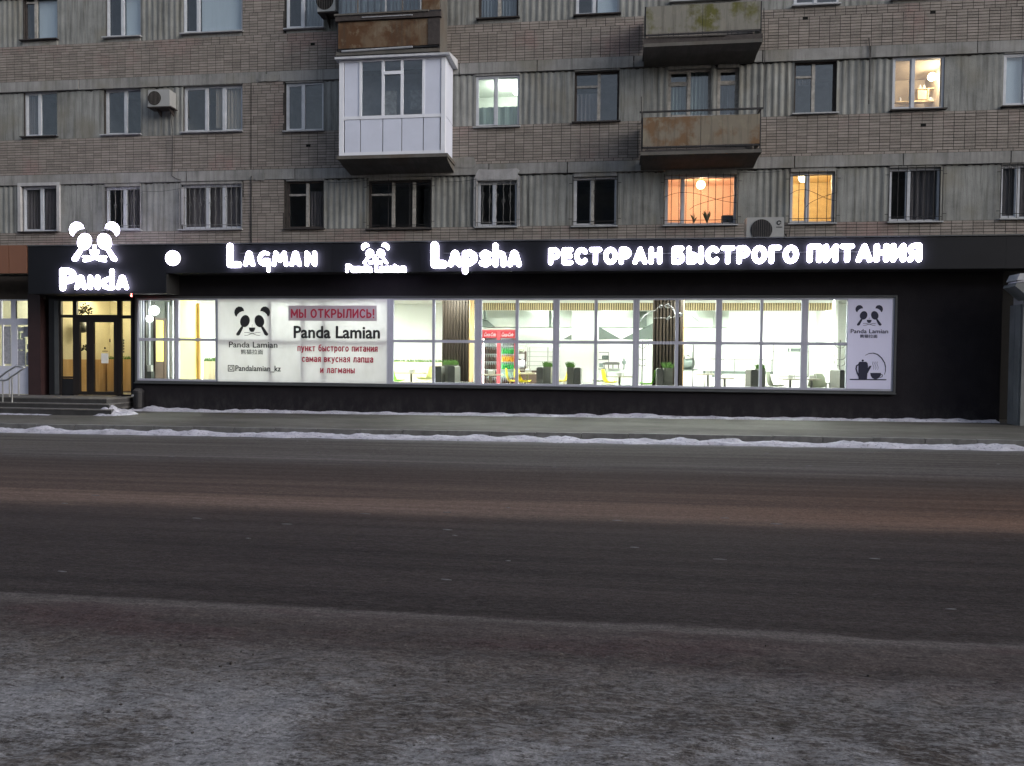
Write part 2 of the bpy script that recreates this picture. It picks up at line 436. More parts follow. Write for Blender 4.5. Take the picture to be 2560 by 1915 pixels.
# pavement
b = new('gritted_pavement'); p = b.pos(); sx = b.n('SeparateXYZ'); b.l(p, sx.inputs[0])
n1 = b.noise(b.scale(p, (0.35, 1, 1)), 1.0, 6, 0.62)
c = b.ramp(n1, [(0.38, (0.036, 0.0345, 0.030)), (0.5, (0.050, 0.048, 0.042)), (0.62, (0.066, 0.064, 0.057))])
n2 = b.noise(b.scale(p, (1.2, 9, 1)), 1.6, 6, 0.7)
c = b.mix(b.ramp(n2, [(0.56, 0.0), (0.68, 0.5)]), c, (0.17, 0.17, 0.17))
n3 = b.noise(p, 24, 6, 0.75)
c = b.mix(b.ramp(n3, [(0.3, 0.6), (0.42, 0.0)]), c, (0.05, 0.05, 0.045))
m_pave = fin(b, b.bsdf(c, 0.9, 0, n3, 0.5, 0.01, 0.2))
struct(sheet('pavement', -90, 90, -4.13, 0.6, zs, m_pave, 12, 3))
m_kerb = plain('kerb_stone', (0.10, 0.10, 0.10), 0.9, var=0.35, sc_=4, bstr=0.4)
kerb = thing('kerb', (0, -4.2, zs(0, -4.2)), 'x', 'x'); del kerb['label']; del kerb['category']; kerb['kind'] = 'structure'
ks = None
for i in range(-17, 13):
    x = i * 1.0 + 0.3
    h = random.uniform(-0.006, 0.006)
    mb = MB().box(x + 0.008, x + 0.992, -4.25, -4.135, zs(x, -4.5) - 0.25, zs(x + .5, -4.5) + 0.012 + h)
    mb.build('kerbstone', m_kerb, kerb)
mb = MB().box(-90, -16.7, -4.25, -4.135, -0.7, -0.19).box(13.31, 90, -4.25, -4.135, -0.3, -0.0)
ok_ = mb.build('kerbstone_run', m_kerb, kerb)

# snow: a ridge on the road against the kerb, a drift along the shop wall
b = new('old_snow'); p = b.pos(); n1 = b.noise(p, 3.0, 7, 0.65); n2 = b.noise(p, 16, 6, 0.7)
c = b.ramp(n1, [(0.25, (0.20, 0.20, 0.22)), (0.5, (0.33, 0.33, 0.375)), (0.75, (0.44, 0.44, 0.50))])
c = b.mix(b.ramp(n2, [(0.36, 0.85), (0.45, 0.0)]), c, (0.10, 0.10, 0.11))
m_snow = fin(b, b.bsdf(c, 0.85, 0, n2, 0.8, 0.03, 0.2))
def ridge(name, x0, x1, yfun, wfun, hfun, zf, seed, step=0.08, ny=9):
    vs, fs = [], []; nx = int((x1 - x0) / step)
    for i in range(nx + 1):
        x = x0 + (x1 - x0) * i / nx
        yc = yfun(x); w = wfun(x); h = hfun(x)
        for j in range(ny + 1):
            u = j / ny; y = yc + (u - 0.5) * w
            q = mathutils.noise.fractal(Vector((x * 2.3 + seed, y * 5, seed)), 0.8, 2.1, 5)
            prof = (sin(pi * u)) ** 0.6 if 0 < u < 1 else 0
            vs.append((x, y + 0.04 * mathutils.noise.noise(Vector((x * 4, seed, u * 3))), zf(x, y) - 0.02 + prof * max(0.015, h * (0.75 + 0.75 * q)) + (0.02 if 0 < j < ny else 0)))
    for i in range(nx):
        for j in range(ny):
            a = i * (ny + 1) + j; fs.append((a, a + ny + 1, a + ny + 2, a + 1))
    mb = MB(); mb.v, mb.f = vs, fs
    o = mb.build(name, m_snow, None, smooth=True); o['kind'] = 'stuff'; return o
nz = lambda x, s, k: mathutils.noise.noise(Vector((x * k, s, 0)))
ridge('snow_ridge', -34, 22, lambda x: -4.62 + 0.05 * nz(x, 3, 0.9), lambda x: 0.70 + 0.30 * nz(x, 5, 1.3), lambda x: 0.085 + 0.07 * nz(x, 9, 1.1), lambda x, y: zr(x), 3.1)
ridge('snow_drift', -13.9, 9.5, lambda x: -0.20 + 0.04 * nz(x, 3, 1.4), lambda x: 0.42 + 0.16 * nz(x, 2, 1.0), lambda x: 0.07 + 0.05 * nz(x, 1, 0.8) + (0.10 * max(0, 1 - abs(x + 13.6) / 1.2)), zs, 8.7)
ridge('snow_drift', -30, -15.2, lambda x: -1.86, lambda x: 0.22, lambda x: 0.03, zs, 5.7)
vs, fs = [], []
cx0, cy0 = -13.75, -1.35
for i in range(25):
    for j in range(25):
        u = (i / 24 - .5) * 2; v = (j / 24 - .5) * 2; x = cx0 + u * 0.75; y = cy0 + v * 0.62
        q = mathutils.noise.fractal(Vector((x * 3, y * 3, 1)), 0.8, 2.1, 5)
        vs.append((x, y, zs(x, y) - 0.03 + max(0, (1 - u * u - v * v)) * (0.17 + 0.10 * q) + 0.03 * q * max(0, 1 - u * u - v * v)))
for i in range(24):
    for j in range(24):
        a = i * 25 + j; fs.append((a, a + 25, a + 26, a + 1))
mb = MB(); mb.v, mb.f = vs, fs; o = mb.build('snow_heap', m_snow, None, smooth=True); o['kind'] = 'stuff'
# pale slivers standing in for ice glints on the carriageway
mb = MB()
for i in range(46):
    x = random.uniform(-8, 8); y = random.choice([random.uniform(-15.8, -11), random.uniform(-15.5, -12), random.uniform(-9, -5.4)])
    l = random.uniform(0.02, 0.06); w = random.uniform(0.003, 0.007); a = random.uniform(-.08, .08); h = 0.006
    z = zr(x) + 0.001
    mb.pxy([(x - l * cos(a), y - l * sin(a)), (x + w * sin(a), y - w), (x + l * cos(a), y + l * sin(a)), (x - w * sin(a), y + w)], z, z + h)
o = mb.build('glint_slivers', plain('ice_glint', (0.16, 0.16, 0.17), 0.5), None); o['kind'] = 'stuff'
# small clods on the verge
mb = MB()
for i in range(120):
    x = random.uniform(-4, 3.5); y = random.uniform(-18.4, -16.25)
    r = random.uniform(0.003, 0.009); z = zr(x) + 0.016
    n = 5; a0 = random.random() * 6
    mb.pxy([(x + r * random.uniform(.7, 1.5) * cos(a0 + k * 2 * pi / n), y + r * random.uniform(.7, 1.2) * sin(a0 + k * 2 * pi / n)) for k in range(n)], z - 0.01, z + r * 0.5)
o = mb.build('frozen_clods', plain('frozen_clod', (0.030, 0.026, 0.024), 0.9, var=0.5, sc_=40), None); o['kind'] = 'stuff'

# ================================================================== THE APARTMENT BUILDING
YW = 1.2
XL, XR = -30.0, 18.0
ZB = [5.36 + 2.91 * k for k in range(3)]          # foot of each window zone
ZH = [6.85 + 2.91 * k for k in range(3)]          # heads
ZT = [7.17 + 2.91 * k for k in range(3)]          # top of concrete band
apt = thing('apartment_building', (-5, 7, 0), 'grey brick and ribbed concrete apartment block rising behind the dark restaurant front', 'building')
wall = MB().box(XL, XR, YW, YW + .35, 3.6, ZB[0])
for k in range(3): wall.box(XL, XR, YW, YW + .35, ZT[k] + (0.0), ZB[k] + 2.91)
PIER = (PX(606, YW, 300), PX(711, YW, 300))
for k in range(3): wall.box(PIER[0], PIER[1], YW, YW + .35, ZB[k], ZH[k])
wall = wall.build('brick_wall', m_mortar, apt)
# concrete bands, each storey a run of blocks with open joints
jts = [XL, -25.2, -22.0, PX(198, YW, 205), PX(398, YW, 200), PX(667, YW, 190), -7.6, -4.6, PX(1343, YW, 165), 0.4, 3.9, PX(2176, YW, 125), PX(2443, YW, 110), 13.5, XR]
for k in range(3):
    for i in range(len(jts) - 1):
        sh = 0 if k == 1 else (0.9 if k == 0 else -0.5)
        a = jts[i] + (sh if 0 < i else 0); c = jts[i + 1] + (sh if i + 1 < len(jts) - 1 else 0)
        dy = random.uniform(-0.012, 0.012)
        mb = MB().box(a + 0.012, c - 0.012, YW - 0.028 + dy, YW + .33, ZH[k] + random.uniform(0, .008), ZT[k] - random.uniform(0.002, .012))
        mb.build('band_block', m_band, apt)
# rest of the body
m_body = plain('far_side_render', (0.2, 0.19, 0.18), 0.9)
MB().box(XL, XL + .3, YW + .35, 13, 0, 14.6).box(XR - .3, XR, YW + .35, 13, 0, 14.6).box(XL, XR, 13, 13.3, 0, 14.6).build('rear_wall', m_body, apt)
MB().box(XL, XR, YW - .3, 13.5, 14.31, 14.6).build('roof', plain('roof_felt', (0.06, 0.06, 0.06), 0.9), apt)
MB().box(XL, XR, 4.6, 4.7, 4.7, 14.3).build('inner_wall', m_roomd, apt)
for z in (4.75, ZB[1] - .45, ZB[2] - .45):
    MB().box(XL + .31, XR - .31, YW + .36, 4.6, z - .1, z).build('floor_slab', m_roomd, apt)

# ---- windows
def window(row, px0, py0, px1, py1, splits, frame='w', lit=None, vent=None, curt=None, grille=None, sill='w', rev=0.10, reveal=None, hides=None, label=None, Yw=YW):
    """an opening with frame, sashes, panes, sill; splits = pixel x of the mullion centres"""
    x0, x1, z0, z1 = RC(px0, py0, px1, py1, Yw)
    fm = {'w': m_wframe, 'g': m_wpvc2, 'b': m_oldwood, 'p': m_paleold}[frame]
    fwid = 0.055 if frame in 'wg' else 0.06
    yf = Yw + rev
    xs = [x0] + [PX(s, Yw, (py0 + py1) / 2) for s in splits] + [x1]
    mb = MB()
    mb.box(x0, x0 + fwid, yf, yf + .07, z0, z1).box(x1 - fwid, x1, yf, yf + .07, z0, z1)
    mb.box(x0 + fwid, x1 - fwid, yf, yf + .07, z0, z0 + fwid * 1.2).box(x0 + fwid, x1 - fwid, yf, yf + .07, z1 - fwid, z1)
    wn = mb.build('window', fm, apt)
    if label: wn['label'] = label
    for i, s in enumerate(xs[1:-1]):
        MB().box(s - .045, s + .045, yf - .01, yf + .06, z0 + fwid, z1 - fwid).build('mullion', m_wframe if frame == 'w' else m_paleold, wn)
    for i in range(len(xs) - 1):
        a = xs[i] + (fwid if i == 0 else .045); c = xs[i + 1] - (fwid if i == len(xs) - 2 else .045)
        zz = [(z0 + fwid * 1.2, z1 - fwid)]
        if vent is not None and i == vent:
            zm = z0 + (z1 - z0) * 0.72
            MB().box(a, c, yf, yf + .06, zm - .03, zm + .03).build('vent_rail', m_paleold if frame != 'w' else m_wpvc, wn)
            zz = [(z0 + fwid * 1.2, zm - .03), (zm + .03, z1 - fwid)]
        for q0, q1 in zz:
            # a thin sash round the opening leaf
            if (i + (vent or 0)) % 2 == 0 and frame != 'b':
                sw = .028
                MB().box(a, a + sw, yf + .012, yf + .05, q0, q1).box(c - sw, c, yf + .012, yf + .05, q0, q1).box(a + sw, c - sw, yf + .012, yf + .05, q0, q0 + sw).box(a + sw, c - sw, yf + .012, yf + .05, q1 - sw, q1).build('sash', fm, wn)
            MB().box(a, c, yf + .03, yf + .036, q0, q1).build('pane', m_glass, wn)
    sm_ = {'w': m_sillw, 'd': m_silld}[sill]
    MB().box(x0 - .06, x1 + .05, Yw - .10, yf, z0 - .035, z0 - .002).build('sill', sm_, wn)
    if reveal:
        rm = {'w': m_plaster, 'g': m_wpvc2}[reveal]; t_ = .10
        MB().box(x0 - t_, x0 - .002, Yw - .035, Yw + .3, z0, z1 + t_).box(x1 + .002, x1 + t_, Yw - .035, Yw + .3, z0, z1 + t_).box(x0 - .002, x1 + .002, Yw - .035, Yw + .3, z1 + .002, z1 + t_).build('surround', rm, wn)
    # curtain cloths inside, wavy sheets; curt = list of (u0,u1,v0,v1,mat)
    for (u0, u1, v0, v1, cm) in (curt or []):
        vs, fs = [], []; n = 26
        for k in range(n + 1):
            xx = x0 + (x1 - x0) * (u0 + (u1 - u0) * k / n); yy_ = yf + .11 + (.025 * sin(k * 1.35 + row) if cm is not m_blind else 0)
            vs += [(xx, yy_, z0 + (z1 - z0) * v0), (xx, yy_, z0 + (z1 - z0) * v1)]
        for k in range(n): fs.append((2 * k, 2 * k + 2, 2 * k + 3, 2 * k + 1))
        mb = MB(); mb.v, mb.f = vs, fs; mb.build('curtain', cm, wn)
    if grille:
        gm, n, style = grille
        yg = Yw - .045; mb = MB()
        a, c = x0 - .03, x1 + .03
        for k in range(n + 1):
            xx = a + (c - a) * k / n
            if style == 'curl' and 0 < k < n:
                mb.tube([(xx + .012 * sin(j * 2.2), yg, z0 - .02 + (z1 - z0 + .05) * j / 10) for j in range(11)], .007, 5)
                zc = z0 + (z1 - z0) * (.55 + .12 * (k % 2))
                mb.tube([(xx + .05 * cos(j * .785) * (1 if k % 2 else -1), yg, zc + .06 * sin(j * .785)) for j in range(7)], .006, 5)
            else: mb.tube([(xx, yg, z0 - .02), (xx, yg, z1 + .03)], .009 if 0 < k < n else .012, 5)
        for zc in ((z0 + .12, z1 - .12) if style != 'three' else (z0 + .1, z1 - .16, z1 - .08)):
            mb.tube([(a, yg - .014, zc), (c, yg - .014, zc)], .010, 5)
        if style == 'arc':
            mb.tube([(a + (c - a) * u, yg - .012, z0 + (z1 - z0) * (.42 + .35 * sin(u * 2.6 + .4) * (1 - u))) for u in [j / 14 for j in range(15)]], .007, 5)
            mb.tube([(a + (c - a) * (.35 + .65 * u), yg - .02, z0 + (z1 - z0) * (.3 + .28 * u ** .6)) for u in [j / 12 for j in range(13)]], .007, 5)
        for zc in (z0 + .2, z1 - .2):
            mb.tube([(a - .10, yg, zc), (a, yg, zc)], .009, 5).tube([(c, yg, zc), (c + .10, yg, zc)], .009, 5)
        mb.build('grille', gm, wn)
    # the little room behind the glass
    rx0, rx1 = x0 - .5, x1 + .5; ry0, ry1 = YW + .37, 3.9; rz0, rz1 = z0 - .5, z1 + .3
    rmat = m_roomd if not lit else lit['wall']
    mb = MB().box(rx0, rx1, ry1, ry1 + .05, rz0, rz1).box(rx0 - .05, rx0, ry0, ry1, rz0, rz1).box(rx1, rx1 + .05, ry0, ry1, rz0, rz1).box(rx0, rx1, ry0, ry1, rz1, rz1 + .05).box(rx0, rx1, ry0, ry1, rz0 - .05, rz0)
    mb.build('room_shell', rmat, wn)
    WINS.append((row, x0, x1, z0, z1))
    return wn, (x0, x1, z0, z1)
WINS = []
m_wallor = plain('warm_wallpaper', (0.60, 0.45, 0.36), 0.8, var=0.06)
m_wallye = plain('yellow_wallpaper', (0.66, 0.52, 0.30), 0.8, var=0.15, sc_=9)
m_wallkit = plain('kitchen_wall', (0.50, 0.42, 0.33), 0.8, var=0.1)
m_wallgr = plain('greenish_wall', (0.62, 0.66, 0.58), 0.8, var=0.08)
C = lambda u0, u1, v0, v1, m: (u0, u1, v0, v1, m)
# row above the shop
window(0, 53, 465, 143, 579, [99.5], 'w', reveal='w', sill='d', curt=[C(.0, .45, 0, 1, m_curtd), C(.5, 1, 0, 1, m_curtd)], label='plain two sash window with pale plaster surround')
window(0, 262, 466, 351, 575, [308], 'w', grille=(m_grl, 6, 'curl'), curt=[C(.55, 1, 0, 1, m_curtd)], label='barred window half hidden by the lit bear sign')
window(0, 453, 460, 604, 573, [516, 556], 'w', grille=(m_grl, 12, 'curl'), curt=[C(0, 1, 0, 1, m_curtd)], label='wide three part window behind curled bars')
window(0, 715, 452, 809, 571, [766], 'b', vent=0, sill='d', curt=[C(.55, 1, 0, .8, m_curtd)], label='old dark framed window with one open pale sash edge')
window(0, 921, 450, 1077, 572, [981, 1033], 'b', vent=0, sill='d', grille=(m_bard, 3, 'three'), label='wide dark window under the white balcony')
window(0, 1193, 452, 1291, 567, [1235], 'w', reveal='w', grille=(m_grl, 6, 'curl'), label='white barred window with plaster patch above')
window(0, 1434, 441, 1541, 565, [1481], 'g', grille=(m_bard, 2, 'curl'), label='dark two sash window with thin black bars')
wn, B1 = window(0, 1663, 437, 1841, 562, [1708], 'w', grille=(m_bard, 10, 'arc'), lit=dict(wall=m_wallor), label='orange lit window with plants on its sill behind bars')
wn2, B2 = window(0, 1976, 429, 2087, 558, [2021], 'w', grille=(m_bard, 5, 'arc'), lit=dict(wall=m_wallye), label='yellow lit window behind bars')
window(0, 2224, 418, 2352, 554, [2274], 'w', grille=(m_bard, 6, 'plain'), curt=[C(.4, 1, 0, 1, m_curtd)], label='barred window with a dark curtain drawn')
window(0, 2503, 410, 2620, 546, [2549], 'w', grille=(m_bard, 6, 'plain'), curt=[C(0, 1, 0, 1, m_curtd)])
# second row
window(1, 58, 228, 141, 341, [94], 'w', sill='d', curt=[C(0, .4, 0, 1, m_curtd)])
window(1, 258, 219, 350, 336, [308], 'w', rev=.14)
wn3, B3 = window(1, 457, 213, 605, 329, [513, 556], 'w', lit=dict(wall=m_wallkit), curt=[C(.68, 1, 0, 1, m_lace), C(.50, .66, 0.12, 1, m_lace)], label='three part window with a lit lace curtain on its right')
window(1, 714, 206, 808, 327, [757], 'w', rev=.06)
wn4, B4 = window(1, 1189, 188, 1298, 317, [1240], 'w', rev=.05, lit=dict(wall=m_wallgr), curt=[C(0.05, 1, 0.0, .42, m_curtg)], label='greenish lit window with its lower half screened')
window(1, 1436, 176, 1548, 304, [1497], 'b', vent=0, sill='d', rev=.14, curt=[C(0, .5, 0, .6, m_curtd)], label='old timber window with a small vent pane')
window(1, 1670, 172, 1777, 292, [1723], 'p', vent=0, rev=.10, curt=[C(0, .45, 0, .68, m_curtg), C(.52, 1, 0, 1, m_curtg)], label='window over the rusty balcony with drawn pale curtains')
window(1, 1794, 169, 1847, 292, [], 'p', vent=0, rev=.10, sill='d', label='dark balcony door with an upper light')
window(1, 1986, 150, 2092, 283, [2036], 'b', vent=0, sill='w', rev=.14, curt=[C(.0, .5, .6, .7, m_curtd)], label='dark shabby window with a peeling sill')
wn5, B5 = window(1, 2232, 140, 2362, 273, [2284], 'w', rev=.06, sill='d', lit=dict(wall=m_wallkit), label='window of a lit kitchen with a round ceiling lamp')
window(1, 2510, 132, 2620, 264, [2566], 'w', rev=.05, sill='d', curt=[C(0, 1, 0, 1, m_blind)], label='white framed window cut by the right picture edge')
# top row, only the lower parts are in view
window(2, 56, -36, 142, 99, [84], 'b', vent=0, sill='d', curt=[C(.35, 1, 0, 1, m_blind)], label='dark timber window at the upper left corner')
window(2, 263, -40, 350, 92, [303], 'w', rev=.08, curt=[C(.5, 1, 0, 1, m_blind)], label='window with a pale blind drawn on the right sash')
window(2, 457, -50, 605, 81, [494], 'w', rev=.05, curt=[C(.28, 1, 0, 1, m_blind)], label='wide window with one large pale blind')
window(2, 716, -60, 808, 71, [757], 'w', rev=.03, curt=[C(.5, 1, 0, 1, m_curt)])
window(2, 1197, -90, 1296, 45, [1248], 'b', sill='d', curt=[C(0, .45, 0, 1, m_curt), C(.55, 1, 0, 1, m_curt)])
window(2, 1440, -100, 1549, 36, [1486], 'w', rev=.08, sill='d', curt=[C(.5, 1, 0, 1, m_blind)])
window(2, 1680, -120, 1850, 0, [1730], 'p')
window(2, 1986, -130, 2098, 12, [2040], 'w', rev=.02)
window(2, 2234, -140, 2364, -5, [2290], 'w')

# ---- wall between the windows: ribbed cement sheets hung on the concrete
BALC = {1: (PX(848, YW, 250) - .1, PX(1100, YW, 250) + .1), 2: (PX(848, YW, 20) - .1, PX(1100, YW, 20) + .1)}
def ribbed(x0, x1, z0, z1, k, seed):
    # backing coloured dark as shade for the top notches, corrugated sheet in front
    backd.box(x0, x1, YW + .06, YW + .33, z0, z1)
    x = x0
    rr = random.Random(seed)
    w = x1 - x0
    if w < .06: return
    pitch = 0.182; vs, fs = [], []
    n = max(4, int(w / pitch * 8))
    flat0 = rr.uniform(-1, 1)
    for i in range(n + 1):
        xx = x0 + w * i / n
        u = (xx / pitch) % 1.0
        s_ = sin(2 * pi * u); s_ = max(-1, min(1, s_ * 1.3)) if s_ > 0 else s_
        am = 0.0095 * (0.05 + 0.95 * min(1, max(0, 0.42 + 2.2 * mathutils.noise.noise(Vector((xx * 0.45, k * 3.3, 0.5))))))
        y = YW + .03 - am * s_
        vs += [(xx, y, z0 + .006), (xx, y, z1 - .004 - (0.05 * max(0, mathutils.noise.noise(Vector((xx * 3.1, k * 5.0, 2.0))) + .12) + .02 * (s_ < -.2)))]
    for i in range(n): fs.append((2 * i, 2 * i + 2, 2 * i + 3, 2 * i + 1))
    mb = MB(); mb.v, mb.f = vs, fs
    mb.build('ribbed_panel', m_rib, apt, smooth=False)
for k in range(3):
    back = MB(); backd = MB()
    seg = sorted([(w[1], w[2], w[3], w[4]) for w in WINS if w[0] == k])
    blk = [(a, c, z0, z1) for a, c, z0, z1 in seg] + [(PIER[0], PIER[1], None, None)]
    blk.sort()
    x = XL
    for a, c, z0, z1 in blk:
        if a > x + .02:
            # split long stretches into sheets
            L = a - x; ns = max(1, round(L / 1.1))
            for q in range(ns): ribbed(x + L * q / ns + (.004 if q else 0), x + L * (q + 1) / ns - (.004 if q < ns - 1 else 0), ZB[k], ZH[k] - .002, k, hash((k, round(a, 2), q)) & 255)
        if z0 is not None:
            if z1 < ZH[k] - .003: back.box(a, c, YW + .002, YW + .33, z1 + .001, ZH[k] - .001)
            if z0 > ZB[k] + .003: back.box(a, c, YW + .002, YW + .33, ZB[k] + .001, z0 - .001)
        x = max(x, c)
    L = XR - x; ns = max(1, round(L / 1.1))
    for q in range(ns): ribbed(x + L * q / ns, x + L * (q + 1) / ns - .006, ZB[k], ZH[k] - .002, k, q + 90)
    for q, src, bmt in [(q, back, m_band) for q in range(0, len(back.v), 8)] + [(q, backd, m_mortar) for q in range(0, len(backd.v), 8)]:
        mb = MB(); mb.v = src.v[q:q + 8]; mb.f = [(0, 1, 5, 4), (1, 2, 6, 5), (2, 3, 7, 6), (3, 0, 4, 7), (4, 5, 6, 7), (3, 2, 1, 0)]
        mb.build('concrete_backing', bmt, apt)

# ---- facing bricks, stacked joints, 0.27 x 0.0812
BW, BH = 0.2693, 0.0812
bricks = []
def lay(x0, x1, z0, z1, rowseed):
    rr = random.Random(rowseed)
    n = int(round((z1 - z0) / BH)); h = (z1 - z0) / n
    off = 0.0; left = 0
    for j in range(n):
        if left <= 0:
            off = 0.0 if rr.random() < .72 else rr.choice([BW / 2, BW / 2, BW / 3]); left = rr.choice([1, 2, 3, 3, 5, 7])
        left -= 1
        i0 = int(math.floor((x0 - off) / BW)) - 1
        for i in range(i0, int((x1 - x0) / BW) + i0 + 4):
            a = i * BW + off; c = a + BW
            a = max(a, x0); c = min(c, x1)
            if c - a < .05: continue
            bricks.append((a + .007, c - .007, z0 + j * h + .008, z0 + (j + 1) * h - .009, rr.uniform(-.003, .004)))
HOLES = [(782, 109), (771, 362), (2013, 47), (2332, 30), (2018, 325), (2308, 313), (1960, 590)]
hol = []
for hx, hy in HOLES:
    x, z = P(hx, hy, YW); hol.append((x - .07, x + .07, z - .05, z + .05))
for k, (a, c) in enumerate([(4.5, ZB[0]), (ZT[0], ZB[1]), (ZT[1], ZB[2]), (ZT[2], ZB[2] + 2.91)]):
    lay(XL, XR, a, c, k + 1)
for k in range(3): lay(PIER[0], PIER[1], ZB[k], ZH[k], 30 + k)
def holed(b_):
    for h in hol:
        if b_[0] < h[1] and b_[1] > h[0] and b_[2] < h[3] and b_[3] > h[2]: return True
    return False
def inview(x, z):
    d = Vector((x, YW + DC, z - HC)); dz = d.dot(F)
    u = d.dot(Rv) / dz * FPX + CX; v = CY - d.dot(Uv) / dz * FPX
    return 0 <= u <= 2560 and 0 <= v <= 640, u, v
vis, rest = [], []
trimmed = []
for b_ in bricks:
    hit = next((h for h in hol if b_[0] < h[1] and b_[1] > h[0] and b_[2] <= (h[2] + h[3]) / 2 <= b_[3]), None)
    if hit is None: trimmed.append(b_); continue
    if hit[0] - b_[0] > .03: trimmed.append((b_[0], hit[0], b_[2], b_[3], b_[4]))
    if b_[1] - hit[1] > .03: trimmed.append((hit[1], b_[1], b_[2], b_[3], b_[4]))
for b_ in trimmed:
    cx_, cz_ = (b_[0] + b_[1]) / 2, (b_[2] + b_[3]) / 2
    iv, u, v = inview(cx_, cz_)
    full = b_[1] - b_[0] > .25
    if iv and full and cz_ > 5.2 and v > 4: vis.append((hypot(cx_, YW + DC), b_))
    else: rest.append(b_)
vis.sort(key=lambda q: q[0])
chosen = [q[1] for q in vis[:300]]; rest += [q[1] for q in vis[300:]]
bm_ = bpy.data.meshes.new('brick')
hw, hh = (BW - .014) / 2, (BH - .017) / 2
bm_.from_pydata([(-hw, 0, -hh), (hw, 0, -hh), (hw, 0, hh), (-hw, 0, hh), (-hw, .014, -hh), (hw, .014, -hh), (hw, .014, hh), (-hw, .014, hh)], [],
                [(0, 1, 2, 3), (0, 4, 5, 1), (1, 5, 6, 2), (2, 6, 7, 3), (3, 7, 4, 0)])
bm_.materials.append(m_brick)
wlo = wl(wall)
for a, c, z0, z1, dy in chosen:
    o = bpy.data.objects.new('brick', bm_); COL.objects.link(o); o.parent = wall
    o.location = Vector(((a + c) / 2, YW - .010 - dy, (z0 + z1) / 2)) - wlo
mb = MB()
for a, c, z0, z1, dy in rest:
    y = YW - .010 - dy
    mb.add([(a, y, z0), (c, y, z0), (c, y, z1), (a, y, z1), (a, YW + .003, z0), (c, YW + .003, z0), (c, YW + .003, z1), (a, YW + .003, z1)],
           [(0, 1, 2, 3), (0, 4, 5, 1), (1, 5, 6, 2), (2, 6, 7, 3), (3, 7, 4, 0)])
o = mb.build('brickwork', m_bricks, wall); o['kind'] = 'stuff'
for h in hol: MB().box(h[0], h[1], YW - .004, YW - .001, h[2], h[3]).build('vent_hole', m_hole, wall)
# expansion joint and rain streak lines
MB().box(PX(627, YW, 250), PX(629, YW, 250), YW - .016, YW - .0125, 4.6, ZT[1]).build('wall_joint', m_hole, wall)

# ---- lamps and things inside the lit rooms
def lamp(x, y, z, r, mat, wn):
    MB().lathe([(r * sin(pi * k / 10) + .001, -r * cos(pi * k / 10)) for k in range(11)], x, y, 14, z).build('ceiling_lamp', mat, wn, smooth=True)
def plight(nm, x, y, z, e, col, size=.12):
    l = bpy.data.lights.new(nm, 'POINT'); l.energy = e; l.color = col; l.shadow_soft_size = size
    o = bpy.data.objects.new(nm, l); COL.objects.link(o); o.location = (x, y, z); return o
e_or = emit('orange_bulb', (1.0, 0.62, 0.25), 14.0)
e_ye = emit('yellow_bulb', (1.0, 0.80, 0.45), 9.0)
e_wh = emit('white_bulb', (0.97, 1.0, 0.90), 6.0)
x, z = P(1752, 462, 2.9); lamp(x, 2.9, z, .13, e_or, wn); plight('room_light_orange', x, 2.6, z - .25, 88, (1.0, .60, .36))
x, z = P(2008, 444, 2.7); lamp(x, 2.7, z, .14, e_ye, wn2); plight('room_light_yellow', x, 2.4, z - .25, 62, (1.0, .76, .46))
x, z = P(2330, 192, 3.0); lamp(x, 3.0, z, .12, e_ye, wn5); plight('kitchen_light', x, 2.6, z - .3, 42, (1.0, .80, .55))
x, z = P(1291, 229, 3.2); lamp(x, 3.2, z, .11, e_wh, wn4); plight('room_light_pale', x - .3, 2.8, z - .2, 40, (.97, 1.0, .90))
x, z = P(585, 240, 3.2); plight('room_light_lace', x, 2.2, z + .2, 120, (1.0, .62, .34))
# kitchen shelves in the lit kitchen
mb = MB()
for (a, b0, c, d) in [(2290, 223, 2345, 225), (2238, 254, 2345, 257), (2316, 225, 2319, 256), (2291, 228, 2314, 251)]:
    x0, x1, z0, z1 = RC(a, b0, c, d, 3.3); mb.box(x0, x1, 3.2, 3.4, z0, z1)
mb.build('kitchen_shelf', m_wallye, wn5)
mb = MB()
for px_, py_ in [(2300, 222), (2310, 222), (2326, 252), (2334, 252), (2250, 253)]:
    x, z = P(px_, py_, 3.3); mb.lathe([(.03, 0), (.04, .05), (.03, .09), (.012, .11)], x, 3.3, 8, z)
mb.build('kitchen_jar', m_wpvc, wn5)
# pot plants on the orange sill
m_leafd = plain('house_plant_leaf', (0.05, 0.07, 0.03), 0.6, var=0.4, sc_=12)
mb = MB()
for px_, hgt_, n in ((1735, .33, 26), (1767, .42, 44), (1818, .25, 20)):
    x, z = P(px_, 562, 1.45); z = B1[2] + .09
    for k in range(n):
        a = random.uniform(-1.1, 1.1); l = random.uniform(.3, 1) * hgt_; y0 = 1.42 + random.uniform(-.03, .1)
        tip = (x + sin(a) * l * .45, y0, z + l * cos(a * .6)); mid = (x + sin(a) * l * .2, y0, z + l * .6)
        w_ = .014
        mb.add([(x, y0, z), (mid[0] - w_, y0 - .01, mid[2]), tip, (mid[0] + w_, y0 + .01, mid[2])], [(0, 1, 2), (0, 2, 3)])
mb.build('sill_plants', m_leafd, wn)['kind'] = 'stuff'
MB().box(B1[1] - .35, B1[1] - .04, 1.42, 1.6, B1[2] + .05, B1[2] + .3).build('sill_bundle', plain('dark_cloth_bundle', (.05, .07, .09)), wn)

